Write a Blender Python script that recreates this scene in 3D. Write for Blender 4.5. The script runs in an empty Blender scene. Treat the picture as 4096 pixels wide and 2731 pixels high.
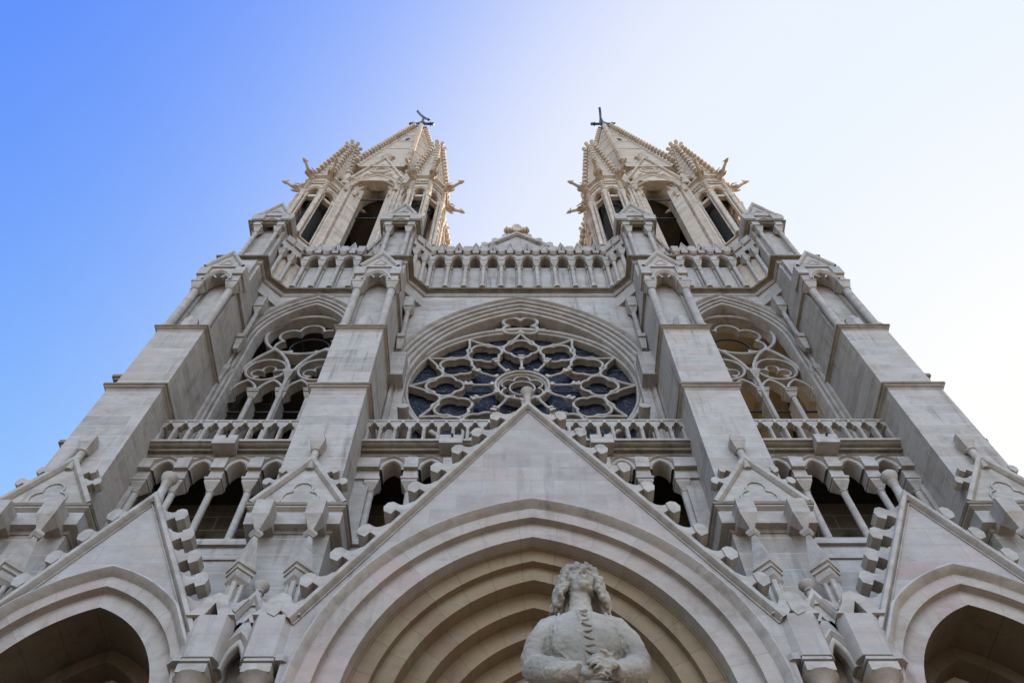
import bpy, bmesh, math, random
from mathutils import Vector, Matrix, noise
from math import sin, cos, pi, radians as R_, hypot, atan2, sqrt, acos
random.seed(7)
S = bpy.context.scene
COL = S.collection

# ------------------------------------------------------------------ materials
def newmat(name):
    m = bpy.data.materials.new(name); m.use_nodes = True
    nt = m.node_tree; nt.nodes.clear()
    o = nt.nodes.new('ShaderNodeOutputMaterial'); b = nt.nodes.new('ShaderNodeBsdfPrincipled')
    nt.links.new(b.outputs[0], o.inputs[0])
    return m, nt, b
class NT:
    def __init__(s, nt): s.nt = nt
    def n(s, t, **kw):
        x = s.nt.nodes.new(t)
        for k, v in kw.items(): setattr(x, k, v)
        return x
    def l(s, a, b): s.nt.links.new(a, b)
    def math(s, op, a, b=None, clamp=False):
        x = s.n('ShaderNodeMath', operation=op, use_clamp=clamp)
        for i, v in enumerate((a, b)):
            if v is None: continue
            if isinstance(v, (int, float)): x.inputs[i].default_value = v
            else: s.l(v, x.inputs[i])
        return x.outputs[0]
    def mix(s, f, a, b, mode='MIX'):
        x = s.n('ShaderNodeMix', data_type='RGBA', blend_type=mode)
        for i, v in ((0, f), (6, a), (7, b)):
            if isinstance(v, (int, float)): x.inputs[i].default_value = v
            elif isinstance(v, tuple): x.inputs[i].default_value = (*v, 1)
            else: s.l(v, x.inputs[i])
        return x.outputs[2]
    def ramp(s, f, *st):
        x = s.n('ShaderNodeValToRGB'); e = x.color_ramp.elements
        while len(e) < len(st): e.new(.5)
        for i, (p, c) in enumerate(st):
            e[i].position = p; e[i].color = (*c, 1) if isinstance(c, tuple) else (c, c, c, 1)
        s.l(f, x.inputs[0]); return x.outputs[0]
    def noise(s, v, scale, detail=4, rough=.55):
        x = s.n('ShaderNodeTexNoise'); x.inputs['Scale'].default_value = scale
        x.inputs['Detail'].default_value = detail; x.inputs['Roughness'].default_value = rough
        s.l(v, x.inputs['Vector']); return x.outputs[0]
    def vmul(s, v, t):
        x = s.n('ShaderNodeVectorMath', operation='MULTIPLY'); s.l(v, x.inputs[0]); x.inputs[1].default_value = t
        return x.outputs[0]

def stone(name, ca, cb, blocks=None, uv=False, mortar=(.46, .41, .335), mort_amt=.5, stain=.45, odd=None, bump=.35, scales=False, rough=.85, streak=.5, tone=None, grime=(.10, .085, .065)):
    m, nt, b = newmat(name); T = NT(nt)
    g = T.n('ShaderNodeNewGeometry'); pos = g.outputs['Position']
    col = None; mort = None
    if blocks:
        bw, bh = blocks
        br = T.n('ShaderNodeTexBrick', offset=.5)
        if uv:
            t = T.n('ShaderNodeUVMap'); T.l(t.outputs[0], br.inputs['Vector'])
        else:
            sp = T.n('ShaderNodeSeparateXYZ'); T.l(pos, sp.inputs[0])
            sn = T.n('ShaderNodeSeparateXYZ'); T.l(g.outputs['True Normal'], sn.inputs[0])
            ax = T.math('ABSOLUTE', sn.outputs[0]); sel = T.math('GREATER_THAN', ax, .75)
            h = T.math('ADD', T.math('MULTIPLY', sp.outputs[0], T.math('SUBTRACT', 1, sel)), T.math('MULTIPLY', sp.outputs[1], sel))
            cm = T.n('ShaderNodeCombineXYZ'); T.l(h, cm.inputs[0]); T.l(sp.outputs[2], cm.inputs[1])
            T.l(cm.outputs[0], br.inputs['Vector'])
        br.inputs['Color1'].default_value = (0, 0, 0, 1); br.inputs['Color2'].default_value = (1, 1, 1, 1)
        br.inputs['Mortar'].default_value = (.5, .5, .5, 1)
        br.inputs['Scale'].default_value = 1; br.inputs['Brick Width'].default_value = bw; br.inputs['Row Height'].default_value = bh
        br.inputs['Mortar Size'].default_value = .013; br.inputs['Mortar Smooth'].default_value = .4
        f = br.outputs['Color']; mort = br.outputs['Fac']
        st = [(0, cb), (.5, ca), (1, tuple(min(1, c * 1.10) for c in ca))]
        if odd: st = [(0, odd[0]), (.10, odd[1]), (.25, cb), (.6, ca), (1, tuple(min(1, c * 1.07) for c in ca))]
        col = T.ramp(f, *st)
    # veined, streaky limestone
    n1 = T.noise(T.vmul(pos, (1, 1, 1.4)), 1.1, 6, .62); n2 = T.noise(T.vmul(pos, (1.2, 1.2, 2.6)), 1.5, 7, .7)
    base = T.mix(T.ramp(n2, (.38, 0.), (.66, 1.)), cb, ca)
    col = base if col is None else T.mix(.55, col, base)
    col = T.mix(T.math('MULTIPLY', T.ramp(n1, (.48, 0.), (.75, 1.)), stain), col, tuple(c * k for c, k in zip(ca, (.72, .66, .58))))
    # pinkish and bluish drifts from bed to bed
    n7 = T.noise(T.vmul(pos, (.8, .8, 1.7)), .8, 4, .6); n8 = T.noise(T.vmul(pos, (.9, .9, 2.)), 1.3, 5, .65)
    col = T.mix(T.math('MULTIPLY', T.ramp(n7, (.5, 0.), (.68, 1.)), .55), col, (ca[0] * .98, ca[1] * .88, ca[2] * .83))
    col = T.mix(T.math('MULTIPLY', T.ramp(n8, (.52, 0.), (.7, 1.)), .5), col, (ca[0] * .94, ca[1] * 1.01, ca[2] * 1.10))
    # rain streaks and soot: patchy, stretched down the wall
    n3 = T.noise(T.vmul(pos, (5., 5., .45)), 1., 5, .6); n4 = T.noise(pos, .55, 3)
    k = T.math('MULTIPLY', T.ramp(n3, (.52, 0.), (.72, 1.)), T.ramp(n4, (.45, 0.), (.6, 1.)))
    col = T.mix(T.math('MULTIPLY', k, streak), col, tuple(c * .45 for c in cb))
    n6 = T.noise(T.vmul(pos, (1, 1, 1.3)), 2.7, 6, .7)
    col = T.mix(T.math('MULTIPLY', T.ramp(n6, (.57, 0.), (.73, 1.)), .6 * stain), col, grime)
    n5 = T.noise(pos, 38., 3, .7)
    col = T.mix(.10, col, T.ramp(n5, (.3, .12), (.7, .75)), 'OVERLAY')
    if tone: col = T.mix(1., col, tone, 'MULTIPLY')
    if mort is not None: col = T.mix(T.math('MULTIPLY', mort, mort_amt), col, mortar)
    T.l(col, b.inputs['Base Color']); b.inputs['Roughness'].default_value = rough
    b.inputs['Specular IOR Level'].default_value = .25
    hgt = T.math('ADD', T.math('MULTIPLY', n5, .35), T.math('MULTIPLY', n2, .5))
    if mort is not None: hgt = T.math('SUBTRACT', hgt, T.math('MULTIPLY', mort, .6))
    if scales:
        w = T.n('ShaderNodeTexWave', wave_type='BANDS', bands_direction='Z', wave_profile='SAW')
        w.inputs['Scale'].default_value = .85; w.inputs['Distortion'].default_value = 2.2; w.inputs['Detail'].default_value = 1; w.inputs['Detail Scale'].default_value = 2.4
        T.l(pos, w.inputs['Vector']); hgt = T.math('ADD', hgt, T.math('MULTIPLY', w.outputs['Fac'], 4.))
        col2 = T.mix(T.ramp(w.outputs['Fac'], (.0, .55), (.14, 0.)), col, tuple(c * .3 for c in cb)); T.l(col2, b.inputs['Base Color'])
    bp = T.n('ShaderNodeBump'); bp.inputs['Strength'].default_value = bump; bp.inputs['Distance'].default_value = .03
    T.l(hgt, bp.inputs['Height']); T.l(bp.outputs[0], b.inputs['Normal'])
    return m

CA, CB = (0.37, 0.33, 0.289), (0.242, 0.21, 0.177)
M = {}
M['ashlar'] = stone('ashlar', CA, CB, blocks=(3.9, .45), mort_amt=.55, stain=.85, streak=.9)
M['carved'] = stone('carved_stone', (0.378, 0.338, 0.294), (0.25, 0.216, 0.181), stain=.6, streak=.55)
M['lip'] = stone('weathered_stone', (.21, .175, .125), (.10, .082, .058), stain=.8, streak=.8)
M['tower'] = stone('tower_stone', (0.524, 0.43, 0.327), (0.334, 0.267, 0.2), blocks=(.9, .42), stain=.5, mort_amt=.35)
M['upper'] = stone('upper_carved_stone', (0.524, 0.424, 0.317), (0.305, 0.238, 0.173), stain=.6, streak=.6)
M['scale'] = stone('spire_stone', (0.502, 0.404, 0.3), (0.347, 0.277, 0.2), blocks=(1.0, .5), stain=.5, scales=True, bump=.8)
M['portal'] = stone('portal_stone', (0.344, 0.303, 0.27), (0.235, 0.202, 0.172), blocks=(1.0, .46), stain=.5, mortar=(0.258, 0.238, 0.225), odd=((0.31, 0.193, 0.176), (0.413, 0.317, 0.284)))
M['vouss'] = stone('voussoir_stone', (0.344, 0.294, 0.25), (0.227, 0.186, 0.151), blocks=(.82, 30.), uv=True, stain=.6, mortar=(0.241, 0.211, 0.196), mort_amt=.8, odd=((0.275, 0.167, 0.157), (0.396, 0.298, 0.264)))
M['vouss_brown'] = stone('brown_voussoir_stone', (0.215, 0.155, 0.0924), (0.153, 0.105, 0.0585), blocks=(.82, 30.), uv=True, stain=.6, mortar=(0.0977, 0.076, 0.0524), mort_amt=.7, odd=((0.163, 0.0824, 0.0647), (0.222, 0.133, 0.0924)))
M['vouss_shade'] = stone('shaded_voussoir_stone', (0.11, 0.0792, 0.0473), (0.0783, 0.0536, 0.0299), blocks=(.82, 30.), uv=True, stain=.6, mortar=(0.05, 0.0389, 0.0268), mort_amt=.7, odd=((0.0833, 0.0421, 0.0331), (0.113, 0.0679, 0.0473)))  # half-bright copy of the brown voussoirs: recess shade put into the colour
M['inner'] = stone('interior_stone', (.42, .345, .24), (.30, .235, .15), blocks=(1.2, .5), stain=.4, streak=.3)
M['void'] = stone('shade_black_interior', (.028, .022, .015), (.014, .011, .008), stain=.6)  # near-black colour that paints deep shade onto interior surfaces
M['dark_inner'] = stone('shaded_interior_stone', (.13, .105, .075), (.075, .06, .042), blocks=(1.2, .5), stain=.6)  # darker copy of the interior stone, with shade put into its colour
M['marble'] = stone('statue_marble', (.33, .288, .235), (.19, .165, .132), stain=.8, streak=1., bump=.8, grime=(.06, .05, .04))
def plainmat(name, c, rough=.5, metal=0.):
    m, nt, b = newmat(name); T = NT(nt)
    g = T.n('ShaderNodeNewGeometry'); n = T.noise(g.outputs['Position'], 9., 4)
    T.l(T.mix(n, tuple(x * .7 for x in c), tuple(x * 1.25 for x in c)), b.inputs['Base Color'])
    b.inputs['Roughness'].default_value = rough; b.inputs['Metallic'].default_value = metal
    return m
M['iron'] = plainmat('black_iron', (.010, .010, .011), .8, 0.)
M['vane'] = plainmat('blackened_metal', (.015, .017, .03), .5, .3)
def glass():
    m, nt, b = newmat('leaded_glass'); T = NT(nt)
    g = T.n('ShaderNodeNewGeometry'); pos = g.outputs['Position']
    wv = T.n('ShaderNodeVectorMath', operation='ADD'); ns = T.n('ShaderNodeTexNoise'); ns.inputs['Scale'].default_value = 3.
    T.l(pos, ns.inputs['Vector']); T.l(pos, wv.inputs[0]); T.l(T.vmul(ns.outputs['Color'], (.35, .35, .35)), wv.inputs[1])
    v = T.n('ShaderNodeTexVoronoi', feature='DISTANCE_TO_EDGE'); v.inputs['Scale'].default_value = 6.5; T.l(wv.outputs[0], v.inputs['Vector'])
    e = T.ramp(v.outputs[0], (.012, 1.), (.026, 0.))
    v2 = T.n('ShaderNodeTexVoronoi'); v2.inputs['Scale'].default_value = 6.5; T.l(wv.outputs[0], v2.inputs['Vector'])
    c = T.ramp(T.noise(v2.outputs['Position'], 3.), (.35, (.004, .0045, .008)), (.6, (.007, .008, .016)), (.8, (.012, .01, .012)))
    br = T.math('MULTIPLY', e, T.ramp(T.noise(pos, 1.7), (.35, .15), (.65, 1.)))
    T.l(T.mix(br, c, (.14, .145, .17)), b.inputs['Base Color'])
    b.inputs['Roughness'].default_value = .42; b.inputs['Specular IOR Level'].default_value = .06
    bp = T.n('ShaderNodeBump'); bp.inputs['Strength'].default_value = .4; T.l(ns.outputs[0], bp.inputs['Height']); T.l(bp.outputs[0], b.inputs['Normal'])
    return m
M['glass'] = glass()
def ground():
    m, nt, b = newmat('paving'); T = NT(nt)
    g = T.n('ShaderNodeNewGeometry'); pos = g.outputs['Position']
    br = T.n('ShaderNodeTexBrick'); T.l(pos, br.inputs['Vector']); br.inputs['Scale'].default_value = 1
    br.inputs['Brick Width'].default_value = 1.2; br.inputs['Row Height'].default_value = .6; br.inputs['Mortar Size'].default_value = .012
    br.inputs['Color1'].default_value = (.15, .125, .095, 1); br.inputs['Color2'].default_value = (.20, .17, .13, 1); br.inputs['Mortar'].default_value = (.2, .18, .15, 1)
    T.l(T.mix(.35, br.outputs[0], T.ramp(T.noise(pos, .4, 5), (.3, (.12, .10, .075)), (.7, (.21, .175, .135)))), b.inputs['Base Color'])
    b.inputs['Roughness'].default_value = .9
    return m
M['ground'] = ground()

# ------------------------------------------------------------------ mesh builder
class MB:
    def __init__(s, M_=None): s.v = []; s.f = []; s.uv = {}; s.M = M_
    def add(s, vs, fs, uvs=None):
        o = len(s.v)
        for i, p in enumerate(vs):
            p = Vector(p)
            if s.M is not None: p = s.M @ p
            s.v.append(p)
            if uvs: s.uv[o + i] = uvs[i]
        for f in fs: s.f.append(tuple(o + i for i in f))
        return s
    def ringloft(s, rings, closed=True, caps=True, uvs=None):
        n = len(rings[0]); vs = [p for r in rings for p in r]; fs = []
        for a in range(len(rings) - 1):
            for i in range(n if closed else n - 1):
                j = (i + 1) % n
                fs.append((a * n + i, a * n + j, (a + 1) * n + j, (a + 1) * n + i))
        if caps and closed:
            fs.append(tuple(range(n))[::-1]); fs.append(tuple((len(rings) - 1) * n + i for i in range(n)))
        return s.add(vs, fs, uvs)
    def box(s, x0, x1, y0, y1, z0, z1):
        return s.prismZ([(x0, y0), (x1, y0), (x1, y1), (x0, y1)], z0, z1)
    def cbox(s, x, y, hx, hy, z0, z1): return s.box(x - hx, x + hx, y - hy, y + hy, z0, z1)
    def prismZ(s, p, z0, z1, p2=None):
        return s.ringloft([[(a, b, z0) for a, b in p], [(a, b, z1) for a, b in (p2 or p)]])
    def prismY(s, p, y0, y1, p2=None):
        return s.ringloft([[(a, y0, b) for a, b in p], [(a, y1, b) for a, b in (p2 or p)]])
    def prismX(s, p, x0, x1):
        return s.ringloft([[(x0, a, b) for a, b in p], [(x1, a, b) for a, b in p]])
    def frus(s, x, y, z0, h0, z1, h1, rot=0):
        def sq(h, z): return [(x + h * sqrt(2) * cos(pi / 4 + rot + k * pi / 2), y + h * sqrt(2) * sin(pi / 4 + rot + k * pi / 2), z) for k in range(4)]
        return s.ringloft([sq(h0, z0), sq(h1, z1)])
    def lathe(s, x, y, prof, n=12, rot=0):
        return s.ringloft([[(x + r * cos(rot + 2 * pi * k / n), y + r * sin(rot + 2 * pi * k / n), z) for k in range(n)] for r, z in prof])
    def tube(s, pts, r, n=8, caps=True):
        pts = [Vector(p) for p in pts]; rings = []; m = len(pts)
        fa = None
        for i, p in enumerate(pts):
            d = (pts[min(i + 1, m - 1)] - pts[max(i - 1, 0)]).normalized()
            if fa is None: fa = d.cross(Vector((0, 0, 1)) if abs(d.z) < .9 else Vector((1, 0, 0)))
            fa = (fa - d * fa.dot(d)).normalized(); a = fa; b = d.cross(a)
            rr = r[i] if isinstance(r, (list, tuple)) else r
            rings.append([p + (a * cos(2 * pi * k / n) + b * sin(2 * pi * k / n)) * rr for k in range(n)])
        return s.ringloft(rings, True, caps)
    def ball(s, c, r, n=8, m=6, sc=(1, 1, 1)):
        return s.ringloft([[(c[0] + sc[0] * r * sin(t) * cos(2 * pi * k / n), c[1] + sc[1] * r * sin(t) * sin(2 * pi * k / n), c[2] - sc[2] * r * cos(t)) for k in range(n)] for t in [.12 + (pi - .24) * i / m for i in range(m + 1)]])
    def sweep(s, path, prof, emb, closed=False, pclosed=False):
        if isinstance(path, Arch) and emb is XZ:
            xc, zc, hs, c, n, drop = path.args
            cols = [_archp(xc, zc, hs + o, c, n, drop) for o, d in prof]
            pl = [0.]
            for i in range(1, len(prof)): pl.append(pl[-1] + hypot(prof[i][0] - prof[i - 1][0], prof[i][1] - prof[i - 1][1]))
            rings = []; uvs = []; L = 0.
            for i in range(len(path)):
                if i: L += hypot(path[i][0] - path[i - 1][0], path[i][1] - path[i - 1][1])
                rings.append([(cols[j][i][0], prof[j][1], cols[j][i][1]) for j in range(len(prof))]); uvs += [(L, t) for t in pl]
            return s.ringloft(rings, pclosed, pclosed, uvs)
        n = len(path); rings = []; uvs = []; L = 0.
        pl = [0.]
        for i in range(1, len(prof)): pl.append(pl[-1] + hypot(prof[i][0] - prof[i - 1][0], prof[i][1] - prof[i - 1][1]))
        rng = list(range(n)) + ([0] if closed else [])
        for q, i in enumerate(rng):
            a, b = path[i]
            if closed: p0, p1 = path[(i - 1) % n], path[(i + 1) % n]
            else: p0 = path[i - 1] if i else None; p1 = path[i + 1] if i < n - 1 else None
            ds = []
            if p0 is not None: ds.append((a - p0[0], b - p0[1]))
            if p1 is not None: ds.append((p1[0] - a, p1[1] - b))
            ns = []
            for dx, dy in ds:
                l = hypot(dx, dy) or 1e-9; ns.append((-dy / l, dx / l))
            nx = sum(t[0] for t in ns) / len(ns); ny = sum(t[1] for t in ns) / len(ns)
            l2 = nx * nx + ny * ny; k = 1 / max(l2, .18)
            nx *= k; ny *= k
            if q: L += hypot(a - path[rng[q - 1]][0], b - path[rng[q - 1]][1])
            rings.append([emb(a + nx * o, b + ny * o, d) for o, d in prof]); uvs += [(L, t) for t in pl]
        return s.ringloft(rings, pclosed, pclosed and not closed, uvs)

def XZ(a, b, d): return (a, d, b)
def XY(a, b, d): return (a, b, d)
def YZ(x): return lambda a, b, d: (x + d, a, b)

def build(mb, name, mat, angle=38):
    me = bpy.data.meshes.new(name)
    me.from_pydata([tuple(v) for v in mb.v], [], mb.f)
    if mb.uv:
        ul = me.uv_layers.new(name='UVMap')
        for lp in me.loops: ul.data[lp.index].uv = mb.uv.get(lp.vertex_index, (0, 0))
    bm = bmesh.new(); bm.from_mesh(me); bmesh.ops.remove_doubles(bm, verts=bm.verts, dist=1e-5)
    bmesh.ops.dissolve_degenerate(bm, edges=bm.edges, dist=1e-5)
    bmesh.ops.recalc_face_normals(bm, faces=bm.faces); bm.to_mesh(me); bm.free()
    me.materials.append(mat)
    for p in me.polygons: p.use_smooth = True
    me.set_sharp_from_angle(angle=R_(angle))
    return me
WL = {}
def put(name, me, parent=None, loc=(0, 0, 0), rz=0):
    o = bpy.data.objects.new(name, me); COL.objects.link(o)
    WL[o.name] = Vector(loc)
    if parent is not None:
        o.parent = parent; o.location = Vector(loc) - WL[parent.name]
    else: o.location = loc
    o.rotation_euler = (0, 0, rz)
    return o
def part(name, mb, mat, parent=None, loc=(0, 0, 0), angle=38):
    """mesh given in world coordinates relative to loc"""
    return put(name, build(mb, name, M[mat] if isinstance(mat, str) else mat, angle), parent, loc)
def dup(root, loc, rz=0, parent=None):
    c = root.copy(); COL.objects.link(c); c.location = Vector(loc) - (WL[parent.name] if parent else Vector()); c.rotation_euler = (0, 0, rz)
    WL[c.name] = Vector(loc)
    if parent is not None: c.parent = parent
    for ch in list(root.children):
        d = ch.copy(); COL.objects.link(d); d.parent = c; WL[d.name] = Vector(loc)
    return c
def tag(o, label, cat, group=None, kind=None):
    o['label'] = label; o['category'] = cat
    if group: o['group'] = group
    if kind: o['kind'] = kind
    return o
class Arch(list): pass
def archp(xc, zc, hs, c, n=14, drop=None):
    a = Arch(_archp(xc, zc, hs, c, n, drop)); a.args = (xc, zc, hs, c, n, drop); return a
def _archp(xc, zc, hs, c, n=14, drop=None):
    c = min(c, c)
    if hs < .05: hs = .05
    R = hs + c; t1 = acos(c / R); pts = []
    rt = [(xc - c + R * cos(t1 * i / n), zc + R * sin(t1 * i / n)) for i in range(n + 1)]
    lf = [(2 * xc - x, z) for x, z in rt]
    pts = lf[:-1] + rt[::-1]
    if drop is not None: pts = [(pts[0][0], drop)] + pts + [(pts[-1][0], drop)]
    return pts
def cfor(hs, h): return max(0., (h * h - hs * hs) / (2 * hs))   # centre offset giving apex height h
def circ(xc, zc, r, n=32, a0=0): return [(xc + r * cos(a0 - 2 * pi * i / n), zc + r * sin(a0 - 2 * pi * i / n)) for i in range(n)]
def foil(xc, zc, lobes, dist, r, rot=0, n=9):
    """closed outline of the union of circles, clockwise"""
    st = pi / lobes; P = []
    # cusp where neighbouring circles meet
    dc = dist * cos(st) + sqrt(max(0, r * r - (dist * sin(st)) ** 2))
    for k in range(lobes):
        a = rot - 2 * pi * k / lobes; cx, cz = dist * cos(a), dist * sin(a)
        p0 = (dc * cos(a + st), dc * sin(a + st)); b0 = atan2(p0[1] - cz, p0[0] - cx); h = (b0 - a) % (2 * pi)
        for i in range(n): 
            b = a + h - 2 * h * i / n
            P.append((xc + cx + r * cos(b), zc + cz + r * sin(b)))
    return P
def wallarch(mb, x0, x1, z0, z1, y0, y1, arch):
    """wall slab with an opening bounded by arch (list of x,z, left to right, first and last at the sill)"""
    a = [p for p in arch]
    out = [(x0, z0), (a[0][0], z0)] + a + [(a[-1][0], z0), (x1, z0), (x1, z1), (x0, z1)]
    # build as strips so no concave ngons are needed
    def q(p): mb.prismY(p, y0, y1)
    if a[0][0] - x0 > 1e-4: q([(x0, z0), (a[0][0], z0), (a[0][0], z1), (x0, z1)])
    if x1 - a[-1][0] > 1e-4: q([(a[-1][0], z0), (x1, z0), (x1, z1), (a[-1][0], z1)])
    F = []; vs = []
    up = [p for p in a if True]
    seg = []
    for i in range(len(a) - 1):
        if abs(a[i + 1][0] - a[i][0]) > 1e-6: seg.append((a[i], a[i + 1]))
    for p, r in seg:
        o = len(vs)
        vs += [(p[0], y0, p[1]), (r[0], y0, r[1]), (r[0], y0, z1), (p[0], y0, z1), (p[0], y1, p[1]), (r[0], y1, r[1]), (r[0], y1, z1), (p[0], y1, z1)]
        F += [(o, o + 1, o + 2, o + 3), (o + 5, o + 4, o + 7, o + 6), (o + 1, o, o + 4, o + 5), (o + 3, o + 2, o + 6, o + 7)]
    mb.add(vs, F)
    return mb
def roll(n, y, r, m=6, a0=pi * .5, a1=-pi * .5):
    """semicircular bead on a profile, centre (n, y), bulging toward -y"""
    return [(n + r * sin(a0 + (a1 - a0) * i / m), y - r * cos(a0 + (a1 - a0) * i / m)) for i in range(m + 1)]
def bar(w, y0, dep, r):
    """tracery bar profile: rounded nose in front of a chamfered web"""
    return [(w, y0 + dep), (w, y0 + .13), (r * .62, y0 + .06)] + [(r * sin(a), y0 - r * cos(a) + r * .4) for a in [1.9 - 3.8 * i / 6 for i in range(7)]] + [(-r * .62, y0 + .06), (-w, y0 + .13), (-w, y0 + dep)]
# ------------------------------------------------------------------ the church
T = 7.535; BX = (-10.2, -4.87, 4.87, 10.2); YW = 13.45
church = put('gothic_church', None, None, (0, 13, 0))
tag(church, 'pale stone gothic church with twin crocketed towers and a great rose window', 'church')

def colonnette(name, parent, x, y, z0, z1, r, cw, ch, mat='carved', base=True, cache={}):
    """one mesh: base, shaft and inverted-pyramid capital topping out at z1"""
    key = (round(z1 - z0, 3), r, cw, ch, mat, base)
    if key not in cache:
        h = z1 - z0; mb = MB(); zb = 0
        if base:
            mb.lathe(0, 0, [(r * 1.6, 0), (r * 1.6, .1), (r * 1.35, .16), (r * 1.4, .2), (r * 1.05, .27)], 10); zb = .24
        mb.lathe(0, 0, [(r, zb), (r, h - ch - .06)], 12)
        mb.lathe(0, 0, [(r * 1.05, h - ch - .08), (r * 1.3, h - ch - .05), (r * 1.05, h - ch)], 12)
        mb.frus(0, 0, h - ch - .01, r * .95, h - .16, cw); mb.cbox(0, 0, cw, cw, h - .16, h - .08); mb.cbox(0, 0, cw * 1.12, cw * 1.12, h - .076, h)
        cache[key] = build(mb, name, M[mat])
    return put(name, cache[key], parent, (x, y, z0))

def gablet(mb, x, y0, y1, z0, hw, z1, th=.09, over=.1):
    """small gable: triangular body with a raised coping"""
    mb.prismY([(x - hw, z0), (x + hw, z0), (x, z1)], y0, y1)
    s = (z1 - z0) / hw; k = hypot(1, s)
    e = .02
    p = [(x - hw - e, z0 - e * s), (x, z1), (x + hw + e, z0 - e * s)]
    mb.sweep(p, [(-.02, y1), (th, y1), (th, y0 - over), (.01, y0 - over), (-.04, y0 - over * .4), (-.05, y0 - .012), (-.02, y0 + .05)], XZ)

CRB = [(-.16, -.06), (.40, -.06), (.30, .05), (.16, .10), (.08, .18), (.05, .34), (-.11, .34), (-.12, .10)]
CRH = [(.07, .28), (.07, .40), (-.01, .48), (-.17, .48), (-.29, .38), (-.28, .20), (-.13, .20)]
def crocket_mesh(sc, dy, cache={}):
    key = (sc, dy)
    if key not in cache:
        mb = MB(); mb.prismY([(a * sc, b * sc) for a, b in CRB], -dy * .97, dy * .8); mb.prismY([(a * sc, b * sc) for a, b in CRH], -dy, dy, [(a * sc, b * sc) for a, b in CRH])
        cache[key] = build(mb, 'crocket', M['carved'], 12)
    return cache[key]
def crocket(parent, x, y, z, ang, sc=1., dy=.15, flip=False, name='crocket'):
    """hook on a raking edge; ang = slope angle, head pointing up-slope; flip for the right-hand rake"""
    o = put(name, crocket_mesh(sc, dy), parent, (x, y, z))
    o.rotation_euler = (0, -ang, 0)
    if flip: o.rotation_euler = (Matrix.Rotation(ang, 4, 'Y') @ Matrix.Rotation(pi, 4, 'Z')).to_euler()
    return o

# ---------------------------------------------------------------- walls
def chamf(x, s, d=0.):  # plan points of the chamfer beside a buttress at x (s: side)
    return [(x + s * (.67 + d), 12.13), (x + s * (.67 + d), 12.83), (x + s * (1.33 + d * .4), YW)]
wl = MB()
# centre: wall over the great arch
ga = [p for p in archp(0, 24.39, 4.36, 1.75, 26)]
ga = [p for p in ga if abs(p[0]) < 4.22]
wallarch(wl, -4.22, 4.22, 25.0, 33.2, YW, 14.3, [(-4.215, ga[0][1] - .5)] + ga + [(4.215, ga[-1][1] - .5)])
wl.box(-4.3, -3.66, 13.6, 14.4, 19.6, 26.4); wl.box(3.66, 4.3, 13.6, 14.4, 19.6, 26.4)
wl.box(-4.3, 4.3, 14.25, 15.1, 15.0, 34.4)        # nave front behind the glass
wl.box(-4.3, 4.3, 12.55, 14.3, 19.24, 19.38)      # walkway floor
part('facade_wall', wl, 'ashlar', church)
# tower fronts
for sx in (-1, 1):
    tw = MB(); x = sx * T
    wa = [p for p in archp(x, 27.2, 2.05, 1.7, 40)]
    wa = [p for p in wa if abs(p[0] - x) < 1.98]; wa = [(wa[0][0] - .001, 24.6)] + wa + [(wa[-1][0] + .001, 24.6)]
    wallarch(tw, x - 2.0, x + 2.0, 24.6, 33.2, YW, 14.1, wa)
    tw.box(x - 2.0, x + 2.0, 12.55, 14.1, 19.24, 19.38)
    # hollow shaft behind: side and back walls, vault at the top, floor at the walkway
    xi, xo = x - sx * 2.75, x + sx * 2.75
    def slab(a, b, *r): tw.box(min(a, b), max(a, b), *r)
    slab(x - sx * 2.0, x - sx * 3.3, 13.6, 20.6, 10, 33.2)                         # inner side (solid)
    tw.box(x - 3.2, x + 3.2, 14.1, 20.6, 30.6, 31.2)
    fl = MB(); fl.box(x - 2.0, x + 2.0, 14.24, 19.8, 19.0, 19.3); fl.box(x - 2.0, x + 2.0, 15.6, 15.8, 10, 19.0); part('belfry_floor', fl, 'inner' if sx > 0 else 'void', church)  # shade-black copy in the left tower, pale lit copy in the right
    # outer side with an open window
    ow = MB(); a = archp(17.2, 25.0, 2.0, cfor(2.0, 4.9), 12, 19.4)
    wallarch(ow, 14.05, 20.6, 12, 33.2, 0, .9, [(p[0], p[1]) for p in a])
    xx = x + sx * 2.0
    fixed = [(xx + sx * p.y, p.x, p.z) for p in ow.v]
    tw.add(fixed, ow.f)
    # back wall, open window too
    bw = MB(); a2 = archp(x, 25.0, 1.8, cfor(1.8, 4.6), 12, 20.0)
    wallarch(bw, x - 2.6, x + 2.6, 12, 31, 19.8, 20.6, a2); tw.add([tuple(p) for p in bw.v], bw.f)
    part('tower_shaft', tw, 'inner' if sx > 0 else 'dark_inner', church)  # lit copy of the stone on the right, shaded copy on the left
    fr = MB()
    wallarch(fr, x - 2.0, x + 2.0, 24.6, 33.2, YW - .012, 13.6, wa)
    part('tower_front_wall', fr, 'ashlar', church)

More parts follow.
